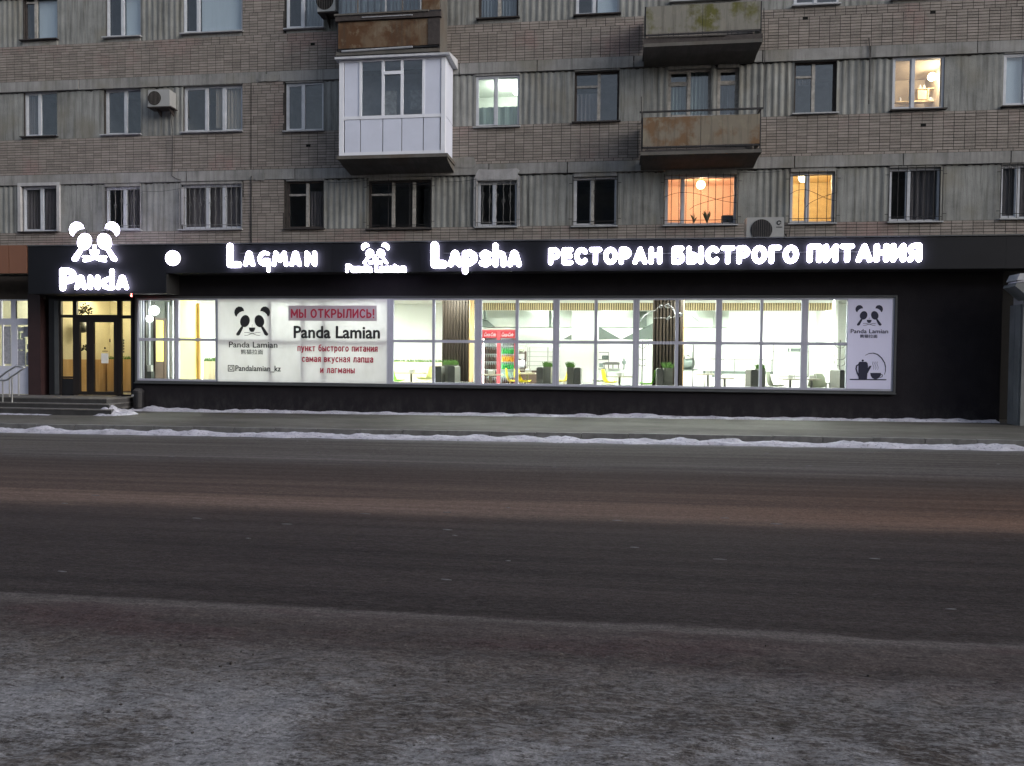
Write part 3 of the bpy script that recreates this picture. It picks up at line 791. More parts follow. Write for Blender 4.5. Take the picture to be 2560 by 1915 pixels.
# cables stapled to the wall and sagging between fixings
def cable(pts, r, sag=0.0):
    out = []
    for i in range(len(pts) - 1):
        (a, b_), (c, d) = pts[i], pts[i + 1]
        x0, z0 = P(a, b_, YW - .05); x1, z1 = P(c, d, YW - .05)
        for k in range(9): u = k / 8; out.append((x0 + (x1 - x0) * u, YW - .05 - .004 * (i % 2), z0 + (z1 - z0) * u - sag * sin(pi * u)))
    return MB().tube(out, r, 5)
for pts, r_, sg_ in (([(628, 440), (629, 612)], .012, 0), ([(150, 230), (205, 224), (262, 221)], .006, .03), ([(424, 262), (432, 330), (430, 440), (452, 450)], .010, .02), ([(1910, 20), (1912, 130), (1908, 270)], .008, 0),
                     ([(2172, 95), (2175, 130), (2172, 260)], .014, 0), ([(1300, 560), (1302, 440), (1340, 432)], .007, 0), ([(355, 478), (455, 470)], .006, .05), ([(810, 455), (921, 450)], .006, .04), ([(1850, 430), (1975, 424)], .006, .05), ([(1112, 455), (1190, 448)], .008, .02), ([(1960, 598), (1972, 596), (1976, 566)], .014, 0)):
    cable(pts, r_, sg_).build('cable', m_bard, apt, smooth=True)
for (a, b0, c, d) in ((1190, 424, 1300, 449), (1128, 395, 1190, 420), (462, 470, 455, 560), (646, 186, 700, 204), (640, 432, 664, 452)):
    x0, z1 = P(min(a, c), b0, YW); x1, z0 = P(max(a, c), d, YW)
    n = 14; pts = []
    for k in range(n):
        an = 2 * pi * k / n; u = max(-1, min(1, 1.35 * cos(an))); v = max(-1, min(1, 1.35 * sin(an)))
        pts.append(((x0 + x1) / 2 + (x1 - x0) / 2 * u * random.uniform(.9, 1.05), (z0 + z1) / 2 + (z1 - z0) / 2 * v * random.uniform(.85, 1.05)))
    MB().pxz(pts, YW - .050, YW - .004).build('plaster_patch', m_plaster if a in (1190, 462) else m_band, apt)

# ================================================================== BALCONIES
YB = .2
def rcB(a, b0, c, d): return RC(a, b0, c, d, YB)
# enclosed white balcony
xa, xb = PX(848, YB, 260), PX(1113, YB, 260)
zt, zb = PZ(147, YB, 980), PZ(387, YB, 980)
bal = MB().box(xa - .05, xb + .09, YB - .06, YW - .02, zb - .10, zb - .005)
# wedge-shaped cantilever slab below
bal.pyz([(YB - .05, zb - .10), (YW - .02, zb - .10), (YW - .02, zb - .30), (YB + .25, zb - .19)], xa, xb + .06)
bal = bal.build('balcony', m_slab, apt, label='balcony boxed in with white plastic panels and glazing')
xs_ = [PX(q, YB, 225) for q in (848, 861, 901, 957, 1004.5, 1058.5, 1101, 1113)]
zm0 = PZ(291, YB, 980); zv = PZ(181, YB, 980)
pt = .05
MB().box(xs_[0], xs_[1] - .02, YB, YB + .1, zb, zt).build('corner_post', m_wpvc, bal)
MB().box(xs_[6] + .02, xb, YB, YB + .1, zb, zt).build('corner_post', m_wpvc, bal)
for q0, q1 in ((zt - .05, zt), (zm0 - .05, zm0 + .04), (zb, zb + .10)): MB().box(xs_[1] - .02, xs_[6] + .02, YB + .004, YB + .09, q0, q1).build('frame_rail', m_wpvc, bal)
for q in (2, 3, 4, 5):
    MB().box(xs_[q] - .035, xs_[q] + .035, YB, YB + .08, zm0 + .04, zt - .05).build('frame_post', m_wpvc, bal)
for q in range(1, 6):   # lower panels
    MB().box(xs_[q] + .012, xs_[q + 1] - .012, YB + .02, YB + .05, zb + .10, zm0 - .05).build('white_panel', m_bpanel, bal)
MB().box(xs_[1], xs_[2] - .035, YB + .02, YB + .05, zm0 + .04, zt - .05).build('white_panel', m_bpanel, bal)
MB().box(xs_[5] + .035, xs_[6], YB + .02, YB + .05, zm0 + .04, zt - .05).build('white_panel', m_bpanel, bal)
MB().box(xs_[2] + .035, xs_[3] - .035, YB + .04, YB + .046, zm0 + .04, zt - .05).build('pane', m_glass, bal)
MB().box(xs_[4] + .035, xs_[5] - .035, YB + .04, YB + .046, zm0 + .04, zt - .05).build('pane', m_glass, bal)
MB().box(xs_[3] + .035, xs_[4] - .035, YB - .006, YB + .07, zv - .05, zv + .04).build('frame_rail', m_wpvc, bal)
MB().box(xs_[3] + .035, xs_[4] - .035, YB + .04, YB + .046, zm0 + .04, zv - .05).build('pane', m_glass, bal)
MB().box(xs_[3] + .035, xs_[4] - .035, YB + .04, YB + .046, zv + .04, zt - .05).build('pane', m_glass, bal)
for s_, nme in ((xb - .05, 1), (xa, 0)):
    MB().box(s_, s_ + .05, YB + .1, YW - .02, zb + .0, zm0 - .01).build('side_panel', m_bpanel, bal)
    MB().box(s_, s_ + .05, YB + .1, YW - .02, zm0 + .01, zt).build('side_panel', m_bpanel, bal)
# canopy of white sheet over it
mb = MB().pyz([(YB - .12, zt + .01), (YB - .12, zt + .07), (YW - .02, zt + .28), (YW - .02, zt + .01)], xa - .10, xb + .14)
mb.build('canopy', m_wpvc2, bal)
MB().box(PX(960, .7, 250), PX(990, .7, 250), .72, .80, zm0, zm0 + .9).box(xs_[4] + .1, xs_[5] - .1, .75, .8, zm0 + .35, zm0 + .9).build('stored_board', m_paleold, bal)
MB().box(xa + .06, xb - .06, 1.12, 1.17, zb, zt - .1).build('balcony_rear_wall', m_roomd, bal)

def rust(name, a, c_, d, thr=.5):
    b = new(name); p = b.pos(); n1 = b.noise(p, 1.6, 5, .6); n2 = b.noise(b.scale(p, (1, 1, .8)), 3.5, 5, .65)
    c = b.mix(b.ramp(n1, [(thr, 0.0), (thr + .14, 1.0)]), a, c_)
    c = b.mix(b.ramp(n2, [(.55, 0.0), (.63, .7)]), c, d)
    n3 = b.noise(b.scale(p, (6, 1, .5)), 1.5, 5, .6)
    c = b.mix(b.ramp(n3, [(.5, 0.0), (.7, .45)]), c, (.04, .035, .03))
    return fin(b, b.bsdf(c, .8, 0, n2, .3, .01, .25))
m_pan1 = rust('rusty_brown_sheet', (.075, .038, .018), (.12, .085, .055), (.15, .12, .085), .48)
m_pan2 = rust('faded_balcony_sheet', (.165, .145, .115), (.135, .082, .045), (.19, .17, .13), .49)
m_pan3 = rust('mossy_balcony_sheet', (.17, .165, .145), (.085, .085, .022), (.20, .19, .16), .48)
def open_balcony(px0, px1, ytop_rail, ypan0, ypan1, yslab1, Ym, mat, label, cols=3, rail=True, enclosed=False):
    x0, x1 = PX(px0, YB, Ym), PX(px1, YB, Ym); pm = (px0 + px1) / 2
    z1, z0, zs_ = PZ(ypan0, YB, pm), PZ(ypan1, YB, pm), PZ(yslab1, YB, pm)
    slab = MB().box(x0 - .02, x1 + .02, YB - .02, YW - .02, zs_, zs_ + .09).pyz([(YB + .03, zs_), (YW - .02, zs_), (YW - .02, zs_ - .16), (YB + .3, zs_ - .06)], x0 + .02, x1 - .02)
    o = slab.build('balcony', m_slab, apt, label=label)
    n = cols
    for i in range(n):
        a = x0 + .03 + (x1 - x0 - .06) * i / n; c = x0 + .03 + (x1 - x0 - .06) * (i + 1) / n
        MB().box(a + .006, c - .006, YB + .015 + .004 * (i % 2), YB + .027 + .004 * (i % 2), z0, z1).build('front_panel', mat, o)
    for xx in (x0 + .01, x1 - .022): MB().box(xx, xx + .012, YB + .05, YW - .03, z0, z1).build('side_panel', mat, o)
    fr = MB()
    for xx in (x0, x1 - .035): fr.box(xx, xx + .035, YB + .03, YB + .065, zs_ + .09, z1 + (.12 if rail else 0))
    fr.box(x0, x1, YB + .03, YB + .06, z0 - .045, z0 - .01)
    fr.box(x0, x1, YB + .028, YB + .06, z1 - .03, z1 + .005)
    for i in range(1, n * 2): fr.box(x0 + (x1 - x0) * i / (n * 2) - .008, x0 + (x1 - x0) * i / (n * 2) + .008, YB + .035, YB + .05, zs_ + .09, z1 + (.08 if rail else 0))
    fr.build('iron_frame', m_bard, o)
    if rail:
        zr_ = PZ(ytop_rail, YB, pm)
        MB().box(x0 - .06, x1 + .05, YB + .0, YB + .05, zr_ - .04, zr_).build('handrail', m_bard, o)
        MB().box(x0, x0 + .04, YB + .05, YW - .03, zr_ - .04, zr_).box(x1 - .04, x1, YB + .05, YW - .03, zr_ - .04, zr_).build('handrail', m_bard, o)
    return o, x0, x1, z0, z1, zs_
ob, x0, x1, z0, z1, zz = open_balcony(1604, 1903, 273, 289, 362, 385, 330, m_pan2, 'open balcony with faded orange and grey sheets', 2)
MB().tube([(x0, YB + .02, z1), (x0 - .02, YB - .02, z1 + .55)], .018, 6).tube([(x1 - .1, YB + .02, z1), (x1 - .1, YB + .02, z1 + .5)], .012, 6).build('leaning_rod', m_bard, ob)
MB().box(x0 + .1, x1 - .4, YB + .0, YB + .03, zz + .10, zz + .15).build('lower_bar', m_silld, ob)
ob3, x0, x1, z0, z1, zz = open_balcony(1612, 1905, 0, 9, 78, 112, 45, m_pan3, 'balcony with grey sheets blotched by yellow moss', 2, rail=False)
MB().box(x0 - .03, x1 + .03, YB - .01, YB + .02, zz + .02, zz + .22).build('slab_edge_board', m_oldwood, ob3)
MB().tube([(x0 + .1, YB - .03, zz + .25), (x1 - .9, YB - .035, zz + .22)], .018, 5).build('lower_bar', m_slab, ob3)
obt, x0, x1, z0, z1, zz = open_balcony(842, 1098, 30, 50, 116, 134, 85, m_pan1, 'glazed upper balcony with rusty brown sheets', 1, rail=True)
MB().box(x1 - .32, x1 + .02, YB - .0, YB + .028, z0, z1).build('corner_board', m_oldwood, obt)
MB().box(x0 - .04, x1 + .05, YB - .04, YB + .10, z1 + .02, z1 + .16).build('window_ledge', m_oldwood, obt)
zl = z1 + .16
MB().box(x0 - .06, x1 - .3, YB - .07, YB + .10, zl + .003, zl + .05).build('window_ledge', m_slab, obt)
for i, (a, c) in enumerate([(845, 892), (895, 962), (966, 1004), (1008, 1050)]):
    xx0, xx1 = PX(a, YB, 12), PX(c, YB, 12)
    MB().box(xx0, xx1, YB + .04, YB + .046, zl + .05, zl + 1.2).build('pane', m_glass, obt)
    MB().box(xx1, xx1 + .03, YB + .01, YB + .06, zl + .05, zl + 1.2).build('glazing_post', m_sillw if i % 2 else m_bar, obt)
    vs = []; mbq = MB()
    for q in range(4):
        xq = xx0 + (xx1 - xx0) * (q + .15) / 4
        mbq.box(xq, xq + (xx1 - xx0) * .16, YB + .3, YB + .32, zl, zl + 1.2)
    mbq.build('hanging_cloth', m_curt, obt)
MB().box(PX(1055, YB, 12), PX(1098, YB, 12), YB + .02, YB + .05, zl + .05, zl + 1.2).build('front_panel', m_pan1, obt)
MB().box(x1 - .02, x1 + .01, YB + .08, YW - .03, z0 - .3, zl + 1.2).build('side_panel', m_slab, obt)
MB().tube([(x0 + .15, YB - .03, z0 - .10), (x1 - .75, YB - .035, z0 - .06)], .028, 6).tube([(x0 + .75, YB - .05, z1 + .085), (x1 - .75, YB - .05, z1 + .085)], .016, 6).build('pale_pipe', m_sillw, obt)
MB().box(x0, x1 - .1, YB + .4, YW - .05, zl + .1, zl + 1.3).build('enclosure_inside', m_roomd, obt)

# ================================================================== AIR CONDITIONERS
m_ac = plain('ac_casing', (0.27, 0.275, 0.275), 0.5, var=.08)
def air_con(px0, py0, px1, py1, Y, label, fan=.32, fx=None, stripes=False):
    x0, x1, z0, z1 = RC(px0, py0, px1, py1, Y); d = .34
    a = thing('air_conditioner', ((x0 + x1) / 2, Y + d / 2, z0), label, 'air conditioner', 'outdoor air conditioning units')
    MB().bbox(x0, x1, Y, Y + d, z0, z1, .03).build('casing', m_ac, a)
    fxc = x0 + (x1 - x0) * (fx or .38); r = (z1 - z0) * .42; fz = (z0 + z1) / 2
    MB().disc(fxc, fz, r, Y - .012, Y - .002, 30).build('fan_grille', m_hole if not stripes else m_black, a)
    mb = MB()
    for q in range(-4, 5):
        xx = fxc + q * r / 5; hh_ = sqrt(max(0, r * r - (xx - fxc) ** 2))
        mb.box(xx - .004, xx + .004, Y - .02, Y - .0125, fz - hh_, fz + hh_)
    mb.build('grille_wire', m_bar, a)
    MB().lathe([(.02, -.01), (.035, .0), (.02, .01)], 0, 0, 10).build('hub', m_ac, a)
    hb = a.children[-1]; hb.rotation_euler = (pi / 2, 0, 0); hb.location = (fxc - a.location.x, Y - .025 - a.location.y, fz - z0)
    return a, x0, x1, z0, z1
a, x0, x1, z0, z1 = air_con(370, 224, 424, 266, .80, 'small beige air conditioner on a bracket between two windows', fx=.30)
MB().box(x0 - .02, x1 + .05, .78, 1.16, z0 - .03, z0 - .004).pyz([(.82, z0 - .03), (1.16, z0 - .03), (1.16, z0 - .2)], x0 + .2, x0 + .23).pyz([(.82, z0 - .03), (1.16, z0 - .03), (1.16, z0 - .2)], x1 - .1, x1 - .07).build('bracket', m_oldwood, a)
a, x0, x1, z0, z1 = air_con(793, -26, 838, 28, .70, 'air conditioner beside the brown balcony at the picture top', fx=.42)
MB().box(x0, x1 + .05, .72, 1.16, z0 - .03, z0 - .004).pyz([(.74, z0 - .03), (1.16, z0 - .03), (1.16, z0 - .3)], x0 + .2, x0 + .23).build('bracket', m_oldwood, a)
a, x0, x1, z0, z1 = air_con(1866, 543, 1960, 606, -.15, 'large pale air conditioner standing on the dark fascia top', fx=.40, stripes=True)
xl, xr_ = x0 + (x1 - x0) * .80, x0 + (x1 - x0) * .93
mb = MB()
cxx, czz = (xl + xr_) / 2, z1 - .15
mb.stroke([(cxx + .05 * cos(t), czz + .05 * sin(t)) for t in [radians(20 + 32 * k) for k in range(9)]], .012, -.156, -.152)
mb.stroke([(cxx + .05, czz - .025), (cxx + .01, czz - .025)], .010, -.156, -.152)
mb.box(xl - .01, xr_ + .02, -.156, -.152, czz - .12, czz - .10).box(xl + .05, xr_ + .04, -.156, -.152, czz - .40, czz - .375)
mb.build('maker_mark', m_black, a)
MB().box(x0, x1, -.15, .2, z0 - .05, z0 - .003).build('bracket', m_bard, a)
mb = MB().tube([(x1 + .01, .0, z0 + .25), (x1 + .07, .0, z0 + .15), (x1 + .05, .02, z0), (x1 + .02, .1, z0 - .05)], .02, 6); mb.build('pipe', m_bard, a)

# ================================================================== THE RESTAURANT
m_dark = None
b = new('dark_textured_render'); p = b.pos(); n1 = b.noise(p, 2.2, 5, .6); n2 = b.noise(p, 45, 5, .75)
c = b.ramp(n1, [(.3, (.0115, .0105, .0135)), (.7, (.0165, .015, .018))]); c = b.mix(b.ramp(n2, [(.56, 0.0), (.66, .5)]), c, (.034, .033, .037))
sz = b.n('SeparateXYZ'); b.l(p, sz.inputs[0])
spl = b.noise(b.scale(p, (2.2, 1, 1.2)), 2.0, 6, .7)
c = b.mix(b.math('MULTIPLY', b.ramp(sz.outputs[2], [(0.0, .8), (.55, 0.0)]), b.ramp(spl, [(.45, 0.0), (.62, .7)])), c, (.045, .044, .044))
m_dark = fin(b, b.bsdf(c, .85, 0, n2, .7, .012, .12))
m_fascia = plain('anthracite_panel', (.009, .010, .013), .6, var=.12, sc_=.8, bstr=.02, spec=.12)
m_soffit = plain('black_soffit', (.006, .006, .007), .8)
m_trim = plain('grey_window_trim', (.050, .054, .058), .5, var=.1)
m_alu = plain('grey_white_mullion', (.34, .35, .42), .45, var=.06)
m_white = plain('white_wall_paint', (.82, .84, .80), .8, var=.02, sc_=.6, bstr=.0)
XE0, XE1 = -13.95, 9.42
FX0, FX1 = PX(70, -.7, 650), 13.6
ZF1, ZF0, ZFD = 4.62, 3.845, 3.275
rest_b = thing('restaurant', (-2, 0, 0), 'single storey restaurant with dark walls and a long lit window strip', 'restaurant')
gx0, gx1 = PX(347, 0), PX(2230, 0); gz0, gz1 = .85, 3.14
mb = MB().box(XE0, XE1, 0, .25, -.4, gz0 - .06).box(gx1 + .06, XE1, 0, .25, gz0 - .06, gz1 + .06).box(XE0, gx0 - .06, 0, .25, gz0 - .06, gz1 + .06).box(XE0, XE1, 0, .25, gz1 + .06, 4.45)
mb.box(XE1 - .001, XE1 + .24, 0.001, 7.5, -.4, 4.45)
mb.build('front_wall', m_dark, rest_b)
# fascia panels with hair joints
edges = [-12.57 + 2.44 * i for i in range(10)] + [FX1]
for i in range(len(edges) - 1):
    MB().box(edges[i] + .0015, edges[i + 1] - .0015, -.7, -.66, ZF0, ZF1).build('fascia_panel', m_fascia, rest_b)
for a, c in ((FX0, -14.7), (-14.7, -12.57)):
    MB().box(a + .0015, c - .0015, -.7, -.66, ZFD, ZF1 + .02).build('fascia_panel', m_fascia, rest_b)
MB().box(FX0, -12.57, -.658, .1, ZFD + .01, ZFD + .05).box(FX0, FX0 + .03, -.66, .1, ZFD, ZF1).box(-12.61, -12.58, -.658, -.01, ZFD + .05, ZF0 + .02).box(-12.57, FX1, -.658, -.002, ZF0 + .01, ZF0 + .05).build('soffit', m_soffit, rest_b)
MB().box(FX0 - .01, FX1 + .01, -.72, 1.18, ZF1 + .02, ZF1 + .05).build('parapet_flashing', m_trim, rest_b)
MB().box(FX0, XE0, .05, .3, ZFD, ZF1).box(FX0, FX1, .5, 1.18, ZF1 - .3, ZF1 + .02).build('upper_wall', m_dark, rest_b)
# window surround
t_ = .055
MB().box(gx0 - .05 - t_, gx1 + .05 + t_, -.03, .02, gz0 - .06 - t_ * 1.6, gz0 - .06).box(gx0 - .05 - t_, gx1 + .05 + t_, -.03, .02, gz1 + .06, gz1 + .06 + t_).box(gx0 - .05 - t_, gx0 - .05, -.03, .02, gz0 - .06, gz1 + .06).box(gx1 + .05, gx1 + .05 + t_, -.03, .02, gz0 - .06, gz1 + .06).build('window_surround', m_trim, rest_b)
MB().box(gx0 - .1, gx1 + .1, -.10, -.03, gz0 - .14, gz0 - .115).build('window_ledge', m_trim, rest_b)
zr0 = (PZ(846.8, 0, 347) + PZ(861.5, 0, 2117)) / 2
bays = [(347, 438, 446, 538), (545, 672, 680, 752), (760, 805, 813, 965), (983, 1080, 1087, 1187), (1204, 1288, 1296, 1382), (1398, 1485, 1493, 1582), (1598, 1688, 1696, 1789), (1804.5, 1900, 1907, 2003), (2020, 2117, 2124, 2226)]
for i, (a, b0, c, d) in enumerate(bays):
    xa_, xb_, xc_, xd_ = (PX(q, 0) for q in (a, b0, c, d))
    if i == 0: la = gx0 - .05
    else: la = (PX(bays[i - 1][3], 0) + xa_) / 2
    ra = gx1 + .05 if i == len(bays) - 1 else (xd_ + PX(bays[i + 1][0], 0)) / 2
    mb = MB().box(la + .0015, xa_, .0, .09, gz0 - .058, gz1 + .058).box(xd_, ra - .0015, .0, .09, gz0 - .058, gz1 + .058)
    mb.box(xa_, xd_, .0, .09, gz0 - .058, gz0).box(xa_, xd_, .0, .09, gz1, gz1 + .058)
    mb.box(xb_, xc_, .0, .09, gz0, gz1)
    mb.box(xa_, xb_, .004, .085, zr0 - .04, zr0 + .04).box(xc_, xd_, .004, .085, zr0 - .04, zr0 + .04)
    w_ = mb.build('window_bay', m_alu, rest_b)
    for (u0, u1) in ((xa_, xb_), (xc_, xd_)):
        for (v0, v1) in ((gz0, zr0 - .04), (zr0 + .04, gz1)):
            MB().box(u0, u1, .045, .051, v0, v1).build('pane', m_shop, w_)
# ---- interior shell
ZFL, ZCL, YBK = .36, 3.58, 7.2
m_floor = plain('floor_tile', (.35, .34, .31), .4)
m_yel = plain('yellow_wall_paint', (.82, .70, .20), .8, var=.03)
m_ceil = plain('ceiling_paint', (.75, .75, .72), .8, var=.02)
MB().box(XE0, XE1, .25, YBK, ZFL - .1, ZFL).build('interior_floor', m_floor, rest_b)
MB().box(XE0, XE1, .25, YBK, ZCL, ZCL + .08).build('ceiling', m_ceil, rest_b)
MB().box(XE0, XE1, YBK, YBK + .1, ZFL, ZCL).build('interior_wall', m_white, rest_b)
MB().box(XE0 - .12, XE0, 1.97, YBK, ZFL, ZCL).build('interior_wall', m_white, rest_b)
xq = PX(2125, 3.5)
MB().box(XE1 - .12, XE1 - .01, .26, YBK, ZFL, ZCL).build('interior_wall', m_white, rest_b)
# partition between the yellow lobby and the dining room
XP = PX(965, 2.5)
m_woodl = None
def wood(name, a, c_, rough=.5, sx=(1.2, 1.2, .12), s_=6):
    b = new(name); p = b.scale(b.pos(), sx); n1 = b.noise(p, s_, 6, .6, .6)
    c = b.ramp(n1, [(.3, a), (.7, c_)]); return fin(b, b.bsdf(c, rough, 0, n1, .15, .003, .3))
m_woodl = wood('pale_oak_board', (.40, .25, .115), (.58, .38, .19))
m_woody = wood('light_pine', (.60, .50, .32), (.80, .72, .52))
m_wooddk = wood('dark_walnut_slat', (.024, .017, .012), (.042, .030, .021))
m_slatl = wood('baffle_slat', (.42, .34, .19), (.60, .50, .30))
m_slatb = plain('baffle_backing', (.11, .08, .035), .8)

# ceiling lights: real panels, two long rows
e_panel = emit('ceiling_light_panel', (0.97, 1.0, 0.95), 95.0)
cl = None
kk = 0
for x in [-11.6 + i * 2.3 for i in range(9)]:
    for y in (0.95, 2.25, 5.3 if x > -4.4 else 4.0 if x < -9 else 1.6):
        if y == 1.6 or (y < 1 and x < -11): continue
        lab = ('front row' if y < 2 else 'middle row' if y < 4 else 'rear row')
        L_ = 'square white ceiling light panel in the restaurant'
        if cl is None:
            cl = thing('ceiling_light', (x, y, ZCL - .03), L_, 'ceiling light', 'ceiling light panels')
            MB().box(x - .32, x + .32, y - .32, y + .32, ZCL - .028, ZCL - .004).build('light_frame', m_wpvc, cl)
            MB().box(x - .29, x + .29, y - .29, y + .29, ZCL - .036, ZCL - .0285).build('diffuser', e_panel, cl)
        else: copy_thing(cl, (x, y, ZCL - .03), L_)
copy_thing(cl, (-11.9, 1.5, ZCL - .03), 'unseen ceiling light panel added to brighten the yellow lobby partition')  # extra panel, added only to brighten the yellow partition
# slatted baffle over the counter
xs0, xs1 = PX(1204, 4.2, 765), PX(2084, 4.2, 765); zsb, zst = PZ(775.5, 4.2, 1500), PZ(757, 4.2, 1500)
baf = thing('slat_baffle', ((xs0 + xs1) / 2, 4.25, zsb), 'long hanging baffle of pale wooden slats above the kitchen counter', 'ceiling baffle')
MB().box(xs0, xs1, 4.27, 4.33, zsb, zst).build('backing_board', m_slatb, baf)
pitch = .0735; me = None
x = xs0 + .02
while x < xs1 - .05:
    if me is None:
        o = MB().box(x, x + .037, 4.2, 4.265, zsb, zst).build('slat', m_slatl, baf); me = o.data; xb0 = x
    else:
        o = bpy.data.objects.new('slat', me); COL.objects.link(o); o.parent = baf; o.location = (x - xb0, 0, 0)
    x += pitch
MB().box(xs0, xs1, 4.2, 4.33, zst, ZCL - .003).build('bulkhead', m_white, baf)
# ---- pillars clad in dark slats
def pillar(px0, px1, Y, d, label):
    x0, x1 = PX(px0, Y), PX(px1, Y)
    p_ = thing('slatted_pillar', ((x0 + x1) / 2, Y + d / 2, ZFL), label, 'pillar', 'slatted pillars in the dining room')
    MB().box(x0 + .02, x1 - .03, Y + .03, Y + d, ZFL, ZCL - .004).build('core', m_wooddk, p_)
    MB().box(x1 - .028, x1, Y + .02, Y + d, ZFL, ZCL - .004).build('lit_side_board', m_woodl, p_)  # lit side of the pillar, put into a paler wood colour
    n = 9; w_ = (x1 - x0 - .02) / n; m0 = None
    for i in range(n):
        a = x0 + i * w_
        if m0 is None: o = MB().box(a, a + w_ * .55, Y - .03, Y + .028, ZFL, ZCL - .004).build('slat', m_wooddk, p_); m0 = o.data
        else: o = bpy.data.objects.new('slat', m0); COL.objects.link(o); o.parent = p_; o.location = (i * w_, 0, 0)
    return p_
pillar(1106, 1174, 1.6, .70, 'dark slatted pillar left of the red drinks fridge')
pillar(1632, 1710, 1.6, .55, 'dark slatted pillar with curved silver lines before it')
# curved silver tubes near the glass before the second pillar
m_silver = plain('silver_grey', (.62, .62, .64), .35, .0, var=.3, sc_=20)
mb = MB()
def g(px_, py_): x, z = P(px_, py_, .6); return (x, .6, z)
def gstroke(pts, r=.012):
    mb.tube([g(a + 1360, b_ + 720) for a, b_ in [(q[0] / 5.027, q[1] / 5.027) for q in pts]], r, 5)
gstroke([(1205, 420), (1260, 350), (1330, 300), (1400, 280), (1440, 235), (1480, 215)])
gstroke([(1440, 235), (1470, 250), (1490, 240), (1480, 210), (1450, 215)], .014)
gstroke([(1520, 235), (1530, 210), (1560, 205), (1590, 225), (1580, 245), (1540, 245), (1520, 225)], .016)
gstroke([(1590, 220), (1620, 260), (1650, 330), (1640, 360), (1620, 370)], .014)
gstroke([(1380, 380), (1440, 378), (1500, 375), (1560, 380), (1600, 370)], .008)
gstroke([(1540, 395), (1560, 370), (1580, 350), (1590, 375), (1560, 400)], .012)
gstroke([(1700, 310), (1740, 345), (1700, 365), (1740, 320), (1710, 350)], .02)
gstroke([(1790, 310), (1850, 330), (1870, 360), (1910, 380), (1930, 420), (1980, 440)], .014)
gstroke([(1830, 370), (1880, 380), (1900, 410), (1850, 395)], .010)
tag(mb.build('silver_lines', m_silver, None, smooth=True), 'thin curved silver lines across the second slatted pillar', 'garland')

# ---- booth sofas, planters
m_boothd = plain('charcoal_upholstery', (.085, .085, .075), .85, var=.1, sc_=12)
m_grass = plain('artificial_grass', (.07, .16, .025), .7, var=.4, sc_=20)
m_plbox = plain('planter_box_grey', (.12, .12, .10), .7, var=.1)
def booth(px0, px1, py0, Y, d, label):
    x0, x1 = PX(px0, Y, 935), PX(px1, Y, 935); zt_ = PZ(py0, Y, (px0 + px1) / 2)
    a = thing('booth_sofa', ((x0 + x1) / 2, Y + d / 2, ZFL), label, 'sofa', 'grey booth sofas by the window')
    MB().bbox(x0, x1, Y, Y + d, ZFL + .06, zt_, .05).build('backrest', m_boothd, a)
    MB().bbox(x1 + .003, x1 + .42, Y + .04, Y + d - .04, ZFL + .1, ZFL + .48, .04).build('seat', m_boothd, a)
    MB().box(x0 + .04, x0 + .08, Y + .06, Y + .1, ZFL, ZFL + .06).box(x1 + .3, x1 + .34, Y + .06, Y + .1, ZFL, ZFL + .1).build('leg', m_bard, a)
def tuft(mb, x, y, z, h, n, sp, sy=None):
    for k in range(n):
        bx, by = x + random.uniform(-sp, sp), y + random.uniform(-(sy or sp), (sy or sp)); a = random.uniform(-.55, .55); a2 = random.uniform(-.5, .5); l = h * random.uniform(.55, 1.1)
        w_ = random.uniform(.004, .009)
        mb.add([(bx - w_, by, z), (bx + w_, by, z), (bx + sin(a) * l * .5 + w_ * .5, by + sin(a2) * l * .3, z + l * .6), (bx + sin(a) * l, by + sin(a2) * l * .6, z + l * cos(a))], [(0, 1, 2), (0, 2, 3)])
def planter(px0, px1, py0, pyg, Y, label, d=.9, mat=None, hg=None):
    x0, x1 = PX(px0, Y, 935), PX(px1, Y, 935); pm = (px0 + px1) / 2; zt_ = PZ(py0, Y, pm); zg = PZ(pyg, Y, pm)
    a = thing('planter', ((x0 + x1) / 2, Y + d / 2, ZFL), label, 'planter', 'planters with artificial grass')
    MB().box(x0, x1, Y, Y + d, ZFL, zt_).build('planter_box', mat or m_plbox, a)
    mb = MB(); h = zg - zt_
    nb = int(60 + 260 * (x1 - x0) * d)
    tuft(mb, (x0 + x1) / 2, Y + d / 2, zt_, h * 1.05, nb * 2, (x1 - x0) / 2 * 1.06, d / 2)
    o = mb.build('grass_blades', m_grass, a); o['kind'] = 'stuff'
    return a
booth(1087, 1103, 915, .75, .9, 'charcoal booth sofa, left one of the pair before the first slatted pillar')
booth(1119, 1137, 915, .75, .9, 'charcoal booth sofa, right one of the pair before the first slatted pillar')
planter(1107, 1142, 912, 898, 1.25, 'grassy planter between the two sofas by the first slatted pillar', .3)
booth(1341, 1357, 918, .9, .9, 'charcoal booth sofa to the right of the drinks fridge')
planter(1358, 1377, 917, 903, 1.0, 'grassy planter between fridge and second window post', .6)
planter(1417, 1434, 918, 903, .8, 'bushy planter just right of a yellow chair', .5)
booth(1435, 1451, 919, .8, .9, 'charcoal booth sofa touching the bushy planter in the middle bay')
booth(1642, 1659, 921, .8, .7, 'charcoal booth sofa in front of the second slatted pillar')
planter(1660, 1682, 920, 904, .9, 'tufted planter in front of the second slatted pillar', .4)
booth(1877, 1895, 924, .8, .9, 'charcoal booth sofa in front of the glass counter')
planter(1896, 1914, 922, 909, .85, 'planter with a spiky plant next to the glass counter', .5)
booth(2100, 2112, 925, .8, 1.0, 'charcoal booth sofa in the far right corner of the dining room')
# wooden planter partitions
p_ = planter(508, 548, 903, 891, 2.6, 'pale wooden planter partition behind the first panes', .3, m_woody)
p_ = planter(975, 1104, 905, 897, 4.4, 'long whitewashed planter partition on the left of the dining room', .3, m_woody)
